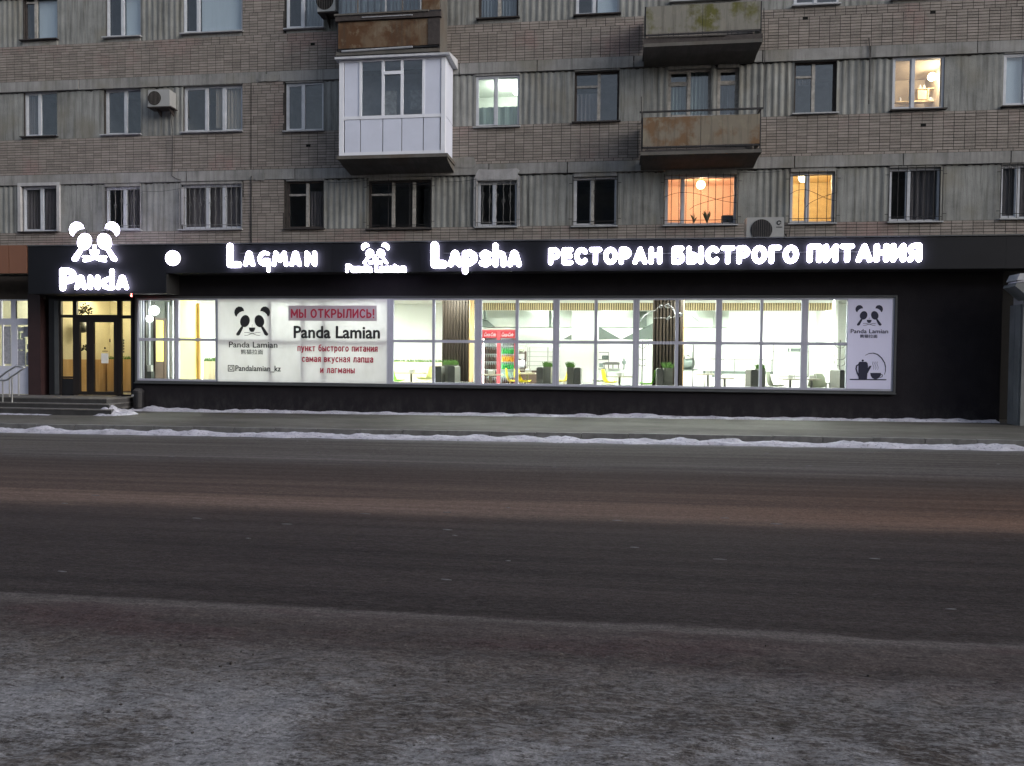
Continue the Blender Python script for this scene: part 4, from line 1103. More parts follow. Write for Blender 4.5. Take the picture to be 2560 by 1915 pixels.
# ---- tables
m_ttop = plain('table_top', (.30, .28, .22), .4); m_tleg = plain('table_leg_metal', (.14, .14, .13), .4, .5)
def table(px_, py_, Y, w, label, d=.7):
    x, z = P(px_, py_, Y); z = max(z, 1.06)
    t_ = thing('dining_table', (x, Y, ZFL), label, 'table', 'dining tables')
    MB().bbox(x - w / 2, x + w / 2, Y - d / 2, Y + d / 2, z - .04, z, .012).build('tabletop', m_ttop, t_)
    MB().tube([(x, Y, ZFL + .02), (x, Y, z - .04)], .035, 8).build('leg', m_tleg, t_)
    MB().lathe([(.24, 0), (.24, .012), (.05, .03)], x, Y, 16, ZFL).build('table_base', m_tleg, t_)
    return z, x
m_steel = plain('brushed_steel', (.42, .43, .40), .35, .8, var=.1)
m_nap = plain('paper_napkin', (.75, .75, .70), .9)
def caddy(x, y, z, label):
    t_ = thing('napkin_caddy', (x, y, z), label, 'napkin caddy', 'caddies on the dining tables')
    MB().box(x - .07, x + .07, y - .035, y + .035, z + .001, z + .09).build('holder', m_steel, t_)
    MB().box(x - .055, x + .055, y - .02, y + .02, z + .0905, z + .13).build('napkins', m_nap, t_)
    MB().lathe([(.022, 0), (.022, .09), (.010, .12), (.010, .14)], x + .11, y, 8, z + .001).build('bottle', m_steel, t_)
T_ = [(1028, 931, 2.6, .85, 'dining table beside the green chair at the left of the dining room', 'steel napkin caddy on the leftmost dining table'),
      (1226, 937, 2.4, .75, 'dining table right in front of the drinks fridge', 'steel napkin caddy before the drinks fridge'),
      (1318, 932, 2.6, .55, 'dining table between two yellow chairs', 'steel napkin caddy between yellow chairs'),
      (1549, 940, 2.2, .80, 'dining table left of the coat stand with kettle', 'steel napkin caddy near the wall shelf of jars'),
      (1770, 934, 2.8, .75, 'dining table behind the thin coat stand', 'steel napkin caddy behind the thin coat stand'),
      (1812, 947, 1.8, .45, 'small dining table below the glass counter', None),
      (1976, 950, 1.7, .55, 'dining table right of the spiky planter', 'steel napkin caddy right of the spiky planter'),
      (2029, 951, 1.7, .38, 'small dining table by the last wide window post', 'steel napkin caddy by the last wide window post')]
for px_, py_, Y, w, lab, cab in T_:
    z, x = table(px_, py_, Y, w, lab)
    if cab: caddy(x, Y, z, cab)
# ---- moulded shell chairs
def mk_chair(mat, loc, rz, label, group):
    a = thing('shell_chair', (0, 0, 0), label, 'chair', group)
    # shell profile (y back, z up) swept across x
    prof = [(-.22, .455), (-.16, .44), (-.02, .43), (.12, .44), (.18, .49), (.215, .60), (.235, .74), (.245, .84)]
    n = 9; vs, fs = [], []
    for i, (y, z) in enumerate(prof):
        wd = [.20, .235, .245, .245, .24, .225, .20, .13][i]
        for j in range(n):
            u = -1 + 2 * j / (n - 1); vs.append((u * wd, y - .05 * u * u * (1 if i > 3 else 0), z + (.045 * u * u if i < 5 else 0)))
    N = len(vs)
    for i in range(len(prof) - 1):
        for j in range(n - 1):
            q = i * n + j; fs.append((q, q + 1, q + n + 1, q + n))
    vs2 = [(x, y + .008, z - .012) for x, y, z in vs]
    mb = MB(); mb.v = vs + vs2; mb.f = fs + [tuple(N + k for k in f[::-1]) for f in fs]
    mb.build('seat_shell', mat, a, smooth=True)
    for sx_ in (-1, 1):
        for sy_ in (-1, 1):
            MB().tube([(sx_ * .11, sy_ * .09, .42), (sx_ * .21, sy_ * .20, 0)], .012, 6).build('leg', m_woody, a)
    a.location = loc; a.rotation_euler = (0, 0, rz); return a
m_cy = plain('yellow_plastic', (.80, .66, .02), .35, var=.04); m_cg = plain('green_plastic', (.22, .60, .06), .35, var=.04); m_cw = plain('grey_green_plastic', (.30, .33, .25), .4)
m_cl = plain('lime_plastic', (.68, .74, .25), .35)
def chair_at(px_, Y, mat, rz, label, group, dz=0.0, ref=None):
    x = PX(px_, Y, 940)
    if ref: return copy_thing(ref, (x, Y, ZFL + dz), label, rz)
    return mk_chair(mat, (x, Y, ZFL + dz), rz, label, group)
GY = 'yellow shell chairs'
cy = chair_at(1283, 2.5, m_cy, radians(100), 'yellow shell chair facing the table beside the fridge', GY, .05)
chair_at(1306, 2.2, m_cy, radians(70), 'yellow shell chair seen past the slim post right of the fridge', GY, .05, cy)
chair_at(1403, 2.0, m_cy, radians(-80), 'yellow shell chair standing close to the bushy planter', GY, .08, cy)
chair_at(1524, 2.6, m_cy, radians(105), 'yellow shell chair at the table near the wall shelf', GY, .05, cy)
GG_ = 'green shell chairs'
cg = chair_at(990, 2.2, m_cg, radians(75), 'green shell chair in the first dining bay', GG_, .02)
chair_at(1619, 1.5, m_cg, radians(-95), 'green shell chair behind the coat stand beside the second slatted pillar', GG_, .05, cg)
cl_ = chair_at(1064, 2.7, m_cl, radians(-100), 'lime shell chair right of the leftmost dining table', 'lime shell chairs', .08)
cw_ = chair_at(1938, 1.6, m_cw, radians(95), 'grey green shell chair right of the spiky planter', 'dull shell chairs', .04)
chair_at(2042, 2.2, m_cw, radians(170), 'grey green shell chair tucked behind the last wide window post', 'dull shell chairs', .0, cw_)
chair_at(1500, 2.8, m_cw, radians(-90), 'pale grey shell chair left of the yellow one near the wall shelf', 'dull shell chairs', .08, cw_)

# ---- drinks fridge
m_red = plain('fridge_red', (.50, .09, .11), .4, var=.05); m_redl = plain('fridge_header', (.40, .02, .03), .4, var=.05)
Yf = 5.0; fx0, fx1 = PX(1204, Yf, 890), PX(1289, Yf, 890); fz1 = PZ(824, Yf, 1246)
fr = thing('drinks_fridge', ((fx0 + fx1) / 2, Yf + .35, ZFL), 'tall red two door drinks fridge full of bottles', 'fridge')
w_ = .045; fm = (fx0 + fx1) / 2; fd = .62
zhd = fz1 - .28
MB().box(fx0, fx0 + w_, Yf, Yf + fd, ZFL, fz1).box(fx1 - w_, fx1, Yf, Yf + fd, ZFL, fz1).box(fx0 + w_, fx1 - w_, Yf + .002, Yf + fd, fz1 - .06, fz1).box(fx0 + w_, fx1 - w_, Yf + .002, Yf + fd, ZFL, ZFL + .28).box(fm - .06, fm + .06, Yf - .004, Yf + .06, ZFL + .28, fz1 - .06).build('cabinet', m_red, fr)
MB().box(fm - .055, fm + .055, Yf + .062, Yf + .075, ZFL + .3, zhd - .03).box(fx0 + w_, fx0 + w_ + .02, Yf + .05, Yf + .08, ZFL + .3, zhd - .03).build('light_strip', emit('fridge_led', (.95, 1.0, 1.0), 9.0), fr)
MB().box(fx0 + w_, fx1 - w_, Yf + fd - .03, Yf + fd, ZFL + .28, fz1 - .06).build('cabinet_back', m_wpvc, fr)
for a, c in ((fx0 + w_, fm - .06), (fm + .06, fx1 - w_)):
    h_ = MB().box(a, c, Yf + .0, Yf + .05, zhd, fz1 - .062).build('header_sign', m_redl, fr)
    fit_text('Coca-Cola', a + .04, c - .04, zhd + .05, fz1 - .10, Yf - .004, Yf - .001, 'lettering', m_wpvc, h_, bold=.012, shear=.5)
    MB().box(a + .03, c - .03, Yf + .02, Yf + .024, ZFL + .29, zhd - .02).build('door_glass', m_shop, fr)
m_bot = {'cola': plain('cola_bottle', (.05, .025, .02), .2), 'green': plain('green_bottle', (.04, .35, .08), .2), 'orange': plain('orange_bottle', (.80, .36, .03), .2), 'clear': plain('clear_bottle', (.45, .62, .55), .2), 'grey': plain('grey_can', (.3, .3, .32), .3)}
m_cap = plain('bottle_cap', (.6, .55, .5), .4)
rows = ['grey', ('cola', 'green'), ('cola', 'orange'), ('cola', 'green'), ('cola', 'clear'), ('cola', 'cola')]
zz0 = zhd - .02; step = (zz0 - (ZFL + .30)) / 6
prof = [(.030, 0), (.034, .02), (.034, .12), (.030, .15), (.014, .20), (.013, .235)]
bmeshes = {}
for r_ in range(6):
    zsf = ZFL + .30 + (5 - r_) * step
    MB().box(fx0 + w_ + .004, fx1 - w_ - .004, Yf + .06, Yf + .5, zsf - .012, zsf).build('shelf', m_wpvc, fr)
    for side, (a, c) in enumerate(((fx0 + w_ + .03, fm - .08), (fm + .08, fx1 - w_ - .03))):
        k = rows[r_] if isinstance(rows[r_], str) else rows[r_][side]
        n = 6
        for q in range(n):
            x = a + (c - a) * (q + .5) / n
            if k not in bmeshes:
                mb = MB().lathe(prof, 0, 0, 8, 0); me = bpy.data.meshes.new('bottle'); me.from_pydata(mb.v, [], mb.f); me.materials.append(m_bot[k]); bmeshes[k] = me
            o = bpy.data.objects.new('bottle', bmeshes[k]); COL.objects.link(o)
            o.location = (x, Yf + .16, zsf + .001)
            tag(o, {'cola': 'dark cola bottle', 'green': 'green drink bottle', 'orange': 'orange drink bottle', 'clear': 'clear pale green bottle', 'grey': 'small grey can bottle'}[k] + ' on the ' + ['top', 'second', 'third', 'fourth', 'fifth', 'bottom'][r_] + ' shelf of the red fridge, ' + ('left' if side == 0 else 'right') + ' door side', 'bottle', f"bottles on the {['top', 'second', 'third', 'fourth', 'fifth', 'bottom'][r_]} fridge shelf, {'left' if side == 0 else 'right'} door")
            o.scale = (1, 1, min(1, (step - .02) / .24))

# ---- kitchen behind: hood, wall cupboards, counters
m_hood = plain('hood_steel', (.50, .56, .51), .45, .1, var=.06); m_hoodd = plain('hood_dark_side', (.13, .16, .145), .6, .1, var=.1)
Yk = 5.2
def band(px0, px1, py0, py1, Y, d, mat, parent, name):
    x0, x1, z0, z1 = RC(px0, py0, px1, py1, Y); return MB().box(x0, x1, Y, Y + d, z0, z1).build(name, mat, parent)
hd = thing('extractor_hood', (PX(1500, Yk), Yk + .4, PZ(848, Yk, 1500)), 'long pale steel extractor hood with dark wedge shaped sides over the kitchen', 'extractor hood')
for a, c in ((1206, 1392), (1393, 1429), (1497, 1590), (1592, 1632), (1708, 1784), (1786, 1822)): band(a, c, 777, 818, Yk, .7, m_hood, hd, 'hood_canopy')
def wedge(pts, Y, d, mat, parent, name):
    return MB().pxz([P(a, c, Y) for a, c in pts], Y, Y + d).build(name, mat, parent)
wedge([(1205, 797), (1214, 797), (1238, 818), (1205, 818)], Yk - .15, .12, m_hoodd, hd, 'hood_side')
wedge([(1497, 816), (1551, 847), (1497, 849)], Yk - .15, .12, m_hoodd, hd, 'hood_side')
wedge([(1554, 848), (1583, 833), (1634, 807), (1634, 849)], Yk - .15, .12, m_hoodd, hd, 'hood_side')
wedge([(1408, 848), (1429, 836), (1429, 849)], Yk - .15, .12, m_hoodd, hd, 'hood_side')
wedge([(1209, 776), (1213, 776), (1216, 800), (1209, 800)], Yk - .30, .12, m_hoodd, hd, 'hood_duct')
wedge([(1372, 777), (1378, 777), (1378, 818), (1372, 818)], Yk - .30, .12, m_hoodd, hd, 'hood_duct')
wedge([(1596, 778), (1617, 778), (1617, 815), (1596, 822)], Yk - .30, .12, m_hoodd, hd, 'hood_duct')
# glazed serving rack right of the fridge
m_dkw = plain('dark_brown_laminate', (.07, .045, .035), .5)
rk = thing('serving_rack', (PX(1345, 4.8), 4.9, ZFL), 'open kitchen rack with thin wire shelves right of the fridge', 'rack')
for a in (1318, 1323): band(a, a + 2, 866, 960, 4.8, .05, m_steel, rk, 'rack_post')
for a in (1368,): band(a, a + 3, 866, 960, 4.8, .05, m_steel, rk, 'rack_post')
for y in (879, 891, 903, 914): band(1320, 1400, y, y + 1.3, 4.8, .05, m_steel, rk, 'wire_shelf')
band(1314, 1402, 860, 868, 4.78, .3, m_hood, rk, 'rack_top')
cb = thing('shelf_unit', (PX(1302, 4.6), 4.7, ZFL), 'narrow dark shelf unit with plates beside the fridge', 'shelf')
for y in (881, 897, 921): band(1291, 1313, y, y + 3, 4.6, .3, m_dkw, cb, 'shelf_board')
band(1311, 1314, 878, 950, 4.6, .3, m_dkw, cb, 'shelf_side'); band(1297, 1342, 926, 962, 4.5, .3, m_dkw, cb, 'lower_cabinet')
st_ = thing('plate_stack', (PX(1303, 4.7), 4.7, PZ(881, 4.7, 1303)), 'stack of pale bowls on top of the dark shelf unit', 'bowls')
x, z = P(1303, 880.5, 4.7); MB().lathe([(.05, 0), (.09, .03), (.09, .10), (.06, .12)], x, 4.7, 12, z).build('bowl', m_cw, st_)
x, z = P(1306, 920.5, 4.7); tag(MB().lathe([(.08, 0), (.13, .08), (.14, .2), (.10, .3), (.03, .34)], x, 4.7, 14, z).build('white_pot', m_wpvc, None, smooth=True), 'white pot standing in the dark shelf unit beside the fridge', 'pot')
# wall shelf with jars, dark till
sh_ = thing('wall_shelf', (PX(1510, 5.6), 5.6, PZ(898, 5.6, 1510)), 'thin wall shelf frame holding jars behind the tables', 'shelf')
band(1496, 1523, 898, 900, 5.6, .25, m_tleg, sh_, 'shelf_board'); band(1497, 1522, 880, 881.5, 5.6, .25, m_tleg, sh_, 'shelf_board'); band(1521, 1522.5, 881, 915, 5.6, .05, m_tleg, sh_, 'shelf_post')
for i, q in enumerate((1508, 1513, 1518)):
    x, z = P(q, 897.9, 5.7); tag(MB().lathe([(.03, 0), (.045, .02), (.045, .10), (.03, .13)], x, 5.7, 10, z).build('jar', m_hoodd, None), ['dark jar on the wall shelf, the left one of three', 'dark jar on the wall shelf, the middle one of three', 'dark jar on the wall shelf, the right one of three'][i], 'jar', 'jars on the wall shelf')
ct = thing('kitchen_counter', (PX(1525, 4.4), 4.5, ZFL), 'steel kitchen counter with a rounded warming top behind the tables', 'counter')
band(1496, 1552, 921, 925, 4.4, .5, m_steel, ct, 'counter_top'); band(1498, 1550, 925, 965, 4.45, .4, m_hood, ct, 'counter_front')
wedge([(1506, 907), (1516, 905), (1540, 905), (1549, 906), (1549, 912), (1506, 912)], 4.5, .3, m_tleg, ct, 'warming_top'); 
for q in (1509, 1520, 1531, 1545): band(q, q + 2.5, 912, 921, 4.5, .2, m_tleg, ct, 'top_post')
band(1498, 1508, 908, 918, 4.42, .2, m_hoodd, ct, 'till')
x, z = P(1560, 921, 4.2)
tag(MB().lathe([(.05, 0), (.05, .02), (.02, .05), (.02, .16), (.06, .20), (.07, .27), (.03, .3), (.03, .36)], x, 4.2, 10, PZ(924, 4.2, 1560)).build('coffee_grinder', m_hoodd, None), 'grey coffee grinder at the right end of the steel counter', 'coffee grinder')
MB_ = thing('grinder_stand', (x, 4.2, ZFL), 'slim cabinet carrying the grey coffee grinder', 'cabinet')
MB().box(x - .15, x + .2, 4.05, 4.35, ZFL, PZ(924, 4.2, 1560) - .002).build('cabinet_body', m_hood, MB_)
# soup station and counter right of the second pillar
ss = thing('soup_station', (PX(1722, 4.2), 4.4, ZFL), 'pale serving block right of the second slatted pillar', 'counter')
band(1703, 1743, 926, 966, 4.2, .5, m_ceil, ss, 'block_front'); band(1702, 1745, 923, 926, 4.18, .54, m_hoodd, ss, 'block_top')
x, z = P(1719, 923, 4.4)
kt = thing('soup_kettle', (x, 4.4, z), 'dark round soup kettle standing on the pale block', 'kettle')
MB().lathe([(.12, 0), (.2, .05), (.23, .15), (.23, .28), (.2, .32)], x, 4.4, 16, z + .001).build('kettle_body', m_hoodd, kt, smooth=True)
MB().lathe([(.23, .322), (.17, .38), (.05, .42), (.04, .46)], x, 4.4, 16, z).build('lid', m_tleg, kt, smooth=True)
wl_ = thing('wall_hood', (PX(1722, 5.6), 5.6, PZ(893, 5.6, 1722)), 'small arched range hood above the soup kettle', 'range hood')
wedge([(1700, 894), (1700, 882), (1712, 874), (1728, 874), (1733, 882), (1733, 894)], 5.6, .3, m_hood, wl_, 'hood_body')
gc = thing('glass_counter', (PX(1868, 4.4), 4.6, ZFL), 'long low glass display counter on the right of the kitchen', 'display counter')
for q in (1807, 1836, 1929): band(q, q + 1.6, 899, 935, 4.4, .04, m_tleg, gc, 'counter_post')
band(1778, 1932, 898, 899.6, 4.4, .4, m_tleg, gc, 'counter_rail'); band(1763, 1932, 928, 935, 4.4, .6, m_hoodd, gc, 'counter_shelf')
band(1808, 1929, 900, 928, 4.41, .01, m_shop, gc, 'counter_glass'); band(1778, 1795, 896, 898.5, 4.35, .3, m_tleg, gc, 'counter_tray'); band(1780, 1795, 935, 943, 4.4, .3, m_hoodd, gc, 'counter_foot')
band(1763, 1934, 936, 972, 4.42, .5, m_ceil, gc, 'counter_front')
gd = thing('glass_partition', (PX(1965, 5.0), 5.0, ZFL), 'clear glass partition with thin grey frame at the right rear', 'partition')
for q in (1932.5, 2021): band(q, q + 1.6, 862, 941, 5.0, .04, m_tleg, gd, 'frame_post')
band(1934, 2021, 878.5, 880, 5.0, .04, m_tleg, gd, 'frame_rail'); band(1934, 2021, 940, 942, 5.0, .04, m_tleg, gd, 'frame_rail'); band(1934, 2021, 862, 940, 5.01, .01, m_shop, gd, 'glass')
mn = thing('wall_monitor', (PX(1988, 4.9), 4.9, PZ(878, 4.9, 1988)), 'dark narrow menu screen hanging by the glass partition', 'screen')
band(1970, 1974, 870, 878, 4.9, .05, m_hoodd, mn, 'screen_end'); band(1977, 2004, 870.5, 878, 4.9, .05, m_hoodd, mn, 'screen')
# white return wall in the right corner
MB().box(PX(2086, 4.9), PX(2086, 4.9) + .1, 4.9, YBK - .01, ZFL, ZCL - .002).build('interior_wall', m_white, rest_b)
# coat stands
m_stand = plain('coat_stand_metal', (.10, .10, .09), .4, .3)
def coat_stand(px_, pyt, Y, label, arms=True):
    x, zt_ = P(px_, pyt, Y)
    a = thing('coat_stand', (x, Y, ZFL), label, 'coat stand', 'coat stands by the window')
    MB().tube([(x, Y, ZFL), (x, Y, zt_)], .016, 8).build('pole', m_stand, a)
    MB().lathe([(.18, 0), (.18, .02), (.03, .05)], x, Y, 16, ZFL).build('foot', m_stand, a)
    if arms:
        for zz_ in (zt_ - .12, zt_ - .45, zt_ - .62):
            for k in range(4):
                an = k * pi / 2 + .5; dx, dy = cos(an), sin(an)
                MB().tube([(x, Y, zz_ - .1), (x + dx * .10, Y + dy * .10, zz_ - .09), (x + dx * .19, Y + dy * .19, zz_ - .03), (x + dx * .2, Y + dy * .2, zz_ + .06)], .008, 5).build('hook', m_stand, a)
coat_stand(1606.5, 851, 1.0, 'coat stand with curved hooks left of the second slatted pillar')
coat_stand(1733.5, 862, 1.4, 'bare slim pole stand right of the second slatted pillar', False)
coat_stand(2101, 850, 1.4, 'coat stand with curved hooks in the right corner of the dining room')
st2 = thing('folding_stool', (PX(2075, 2.4), 2.4, ZFL), 'low metal legged stool in the right corner', 'stool')
for a, c in ((2064, 2067), (2072, 2073.5), (2087, 2089)): band(a, c, 958, 985, 2.4, .03, m_stand, st2, 'leg')
band(2063, 2092, 957, 959, 2.3, .3, m_stand, st2, 'seat')
# lobby: glowing globes added for lamp reflections, dark framed inner door
e_globe = emit('globe_glow', (.96, .97, 1.0), 7.0)
for px_, py_, r, lab in ((386, 776, .14, 'large white globe added for a lamp reflection in the first pane'), (374, 797, .10, 'second white globe for a lamp reflection, lower and left of the large one')):
    x, z = P(px_, py_, .42); a = thing('globe_reflection', (x, .42, z), lab, 'glowing globe', 'lobby globes for lamp reflections')
    MB().lathe([(r * sin(pi * k / 12) + .001, -r * cos(pi * k / 12)) for k in range(13)], x, .42, 20, z).build('glass_globe', e_globe, a, smooth=True)
    MB().tube([(x, .42, z + r - .005), (x, .42, ZCL)], .008, 6).build('cord', m_stand, a)
m_grwall = plain('lobby_grey_wall', (.085, .095, .085), .7, var=.15, sc_=2)
Yl = 1.9
XPL = PX(444, .12)
YPE = (-DC * 1.0 + 0) ; YPE = next(y_ / 100 for y_ in range(20, 260) if PX(491, y_ / 100) <= XPL)
MB().box(XPL - .05, XPL - .026, .10, YPE, ZFL, ZCL - .003).build('interior_wall', m_grwall, rest_b)
MB().box(XPL - .025, XPL, .10, YPE, ZFL, ZCL - .003).build('interior_wall', m_yel, rest_b)['label'] = 'yellow painted side of the lobby partition'
lobw = MB().box(PX(340, Yl), PX(447, Yl), Yl, Yl + .06, ZFL, ZCL - .003).build('interior_wall', m_grwall, rest_b); lobw['label'] = 'grey green lobby wall behind the first pane'
MB().box(PX(491, YPE + .02, 830), PX(500, YPE + .02, 830), YPE + .005, YPE + .10, ZFL, PZ(758, YPE, 496)).build('lobby_post', m_woodl, rest_b)
XS = XE0 + .012
def YX(px, X, py=850):
    r_ = ray(px, py); return -DC + X / r_.x * r_.y
ya, yb = YX(388, XS + .05), YX(416, XS + .05)
idr = thing('lobby_door', (XS, (ya + yb) / 2, ZFL), 'inner lobby door with dark frame and pale yellow pane', 'door')
zt_ = PZ(800, 1.0, 400)
MB().box(XS + .002, XS + .05, ya, yb, zt_, zt_ + .07).box(XS + .002, XS + .05, yb - .12, yb, ZFL, zt_).box(XS + .002, XS + .05, ya, ya + .05, ZFL, zt_).build('door_frame', m_dkw, idr)
MB().box(XS + .01, XS + .03, ya + .052, yb - .122, 1.35, zt_ - .002).build('door_pane', m_yel, idr)
MB().box(XS + .01, XS + .034, ya + .052, yb - .122, ZFL, 1.348).build('door_panel', m_dkw, idr)
names_ = ['leftmost pale strip added for the lobby reflections', 'second strip added for the lobby reflections', 'third strip added for the lobby reflections', 'fourth strip added for the lobby reflections, below the globes', 'first added reflection strip right of the inner lobby door', 'middle added reflection strip right of the inner lobby door', 'last added reflection strip right of the inner lobby door']
for i, q in enumerate((353, 359, 366, 374, 421, 427, 433)):  # upright strips added to stand in for reflections behind the pane
    y_ = YX(q, XS + .10)
    tag(MB().box(XS + .06, XS + .085, y_, y_ + .07, ZFL, 3.3 - .1 * (i % 3)).build('reflection_strip', [m_wpvc, m_alu, m_tleg][i % 3], None), names_[i], 'strip', 'thin strips for lobby reflections')
x, z = P(375, 920, .45); cv = thing('paper_stand', (x, .45, ZFL), 'small white box on a stand in the lobby', 'stand')
MB().box(x - .07, x + .07, .40, .50, 1.05, 1.24).build('white_box', m_nap, cv); MB().box(x - .08, x + .09, .37, .53, ZFL, 1.048).build('stand_body', m_grwall, cv)


# drawn Cyrillic letters: centre-line strokes on a cell one unit high
def AR(cx_, cy_, rx, ry, a0, a1, n=9): return [(cx_ + rx * cos(radians(a0 + (a1 - a0) * k / n)), cy_ + ry * sin(radians(a0 + (a1 - a0) * k / n))) for k in range(n + 1)]
def bowl(x, y0, y1, w): m_ = (y0 + y1) / 2; h = (y1 - y0) / 2; return [(x, y1), (x + w * .45, y1)] + AR(x + w * .45, m_, w * .55, h, 90, -90, 8) + [(x, y0)]
CY_ = {
 'М': (.78, [[(0, 0), (0, 1)], [(0, 1), (.39, .25), (.78, 1)], [(.78, 1), (.78, 0)]]),
 'Ы': (.80, [[(0, 0), (0, 1)], bowl(0, 0, .55, .48), [(.80, 0), (.80, 1)]]),
 'О': (.68, [AR(.34, .5, .34, .5, 0, 360, 20)]), 'Т': (.60, [[(0, 1), (.60, 1)], [(.30, 1), (.30, 0)]]),
 'К': (.56, [[(0, 0), (0, 1)], [(.54, 1), (.08, .5), (.56, 0)]]), 'Р': (.54, [[(0, 0), (0, 1)], bowl(0, .42, 1, .54)]),
 'Л': (.62, [[(0, 0), (.10, .06), (.18, 1), (.62, 1), (.62, 0)]]), 'И': (.62, [[(0, 1), (0, 0)], [(0, .03), (.62, .97)], [(.62, 1), (.62, 0)]]),
 'С': (.60, [AR(.34, .5, .34, .5, 42, 318, 14)]), 'Ь': (.54, [[(0, 0), (0, 1)], bowl(0, 0, .55, .52)]), '!': (.02, [[(0, 1), (0, .34)], [(0, .0), (0, .01)]]),
 'Е': (.50, [[(.50, 1), (0, 1), (0, 0), (.50, 0)], [(0, .52), (.44, .52)]]), 'А': (.70, [[(0, 0), (.35, 1), (.70, 0)], [(.13, .30), (.57, .30)]]),
 'Н': (.60, [[(0, 0), (0, 1)], [(.60, 0), (.60, 1)], [(0, .52), (.60, .52)]]), 'Б': (.54, [[(.50, 1), (0, 1), (0, 0)], bowl(0, 0, .58, .54)]),
 'Г': (.48, [[(0, 0), (0, 1), (.48, 1)]]), 'П': (.60, [[(0, 0), (0, 1), (.60, 1), (.60, 0)]]), 'Я': (.56, [[(.56, 0), (.56, 1)], [(.56, 1), (.30, 1)] + AR(.30, .72, .28, .28, 90, 270, 8) + [(.56, .44)], [(.30, .44), (0, 0)]]),
 'п': (.40, [[(0, 0), (0, .7), (.40, .7), (.40, 0)]]), 'у': (.44, [[(0, .7), (.22, .02)], [(.44, .7), (.16, -.22), (.02, -.24)]]), 'н': (.40, [[(0, 0), (0, .7)], [(.40, 0), (.40, .7)], [(0, .36), (.40, .36)]]),
 'к': (.38, [[(0, 0), (0, .7)], [(.36, .7), (.06, .36), (.38, 0)]]), 'т': (.40, [[(0, .7), (.40, .7)], [(.20, .7), (.20, 0)]]), 'б': (.44, [AR(.22, .32, .22, .32, 0, 360, 14), [(0, .32), (.02, .7), (.12, .92), (.40, 1)]]),
 'ы': (.56, [[(0, 0), (0, .7)], bowl(0, 0, .4, .34), [(.56, 0), (.56, .7)]]), 'с': (.40, [AR(.22, .35, .22, .35, 48, 312, 12)]), 'р': (.42, [[(0, -.26), (0, .7)], AR(.21, .35, .21, .35, 180, -180, 14)]),
 'о': (.44, [AR(.22, .35, .22, .35, 0, 360, 14)]), 'г': (.32, [[(0, 0), (0, .7), (.32, .7)]]), 'и': (.42, [[(0, .7), (0, 0)], [(0, .03), (.42, .67)], [(.42, .7), (.42, 0)]]),
 'а': (.40, [[(.02, .6), (.12, .7), (.30, .7), (.40, .58), (.40, 0)], [(.40, .42), (.14, .40), (0, .28), (0, .14), (.10, 0), (.26, .02), (.40, .16)]]), 'я': (.40, [[(.40, 0), (.40, .7)], [(.40, .7), (.18, .7), (.02, .60), (.02, .42), (.18, .32), (.40, .32)], [(.20, .32), (0, 0)]]),
 'в': (.38, [[(0, 0), (0, .7)], bowl(0, .37, .7, .34), bowl(0, 0, .37, .38)]), 'л': (.44, [[(0, 0), (.06, .06), (.12, .7), (.44, .7), (.44, 0)]]), 'ш': (.62, [[(0, .7), (0, 0), (.62, 0), (.62, .7)], [(.31, 0), (.31, .7)]]),
 'м': (.54, [[(0, 0), (0, .7)], [(0, .7), (.27, .16), (.54, .7)], [(.54, .7), (.54, 0)]]), ' ': (.16, []),
}
def cyr_letters(txt, x0, x1, z0, z1, y0, y1, r, gap=.20):
    """letters fitted between x0..x1; z0 is the baseline edge, z1 the cap top; r the stroke half width in cap heights"""
    H = (z1 - z0); rr_ = r * H / (1 + 2 * r); h = H - 2 * rr_
    tot = sum(CY_[c][0] for c in txt) + gap * (len(txt) - 1)
    s_ = (x1 - x0 - 2 * rr_) / tot; x = x0 + rr_; out = []
    for c in txt:
        w_, st = CY_[c]
        if st:
            mb = MB()
            for i, q in enumerate(st): mb.stroke([(x + u * s_, z0 + rr_ + v * h) for u, v in q], rr_, y0 - .0011 * i, y1 + .0004 * i)
            out.append(mb)
        x += (w_ + gap) * s_
    return out

# ================================================================== BANNER AND POSTER
b = new('backlit_banner_cloth'); p = b.pos(); n1 = b.noise(b.scale(p, (1, 1, .5)), 2.2, 4, .6)
c = b.ramp(n1, [(.3, (.58, .58, .57)), (.7, (.66, .66, .66))])
d = b.n('BsdfDiffuse'); t = b.n('BsdfTranslucent'); b.l(c, d.inputs[0]); b.l(c, t.inputs[0]); mx = b.n('MixShader'); mx.inputs[0].default_value = .17
b.l(d.outputs[0], mx.inputs[1]); b.l(t.outputs[0], mx.inputs[2]); b.l(mx.outputs[0], b.out.inputs[0]); m_banner = b.m
m_ink = plain('black_print', (.018, .018, .02), .6, var=.1, bstr=0); m_redink = plain('red_print', (.38, .025, .06), .6, var=.08, bstr=0); m_navy = plain('navy_print', (.012, .014, .04), .6, var=.08, bstr=0)
m_pinkband = plain('grey_pink_print', (.42, .36, .40), .6, var=.05, bstr=0)
Yn = -.035
x0, x1, z0, z1 = RC(544, 750, 967, 952, Yn)
z0, z1 = .80, 3.16
bn = thing('banner', ((x0 + x1) / 2, Yn, z0), 'large translucent white banner with black and red lettering over the left windows', 'banner')
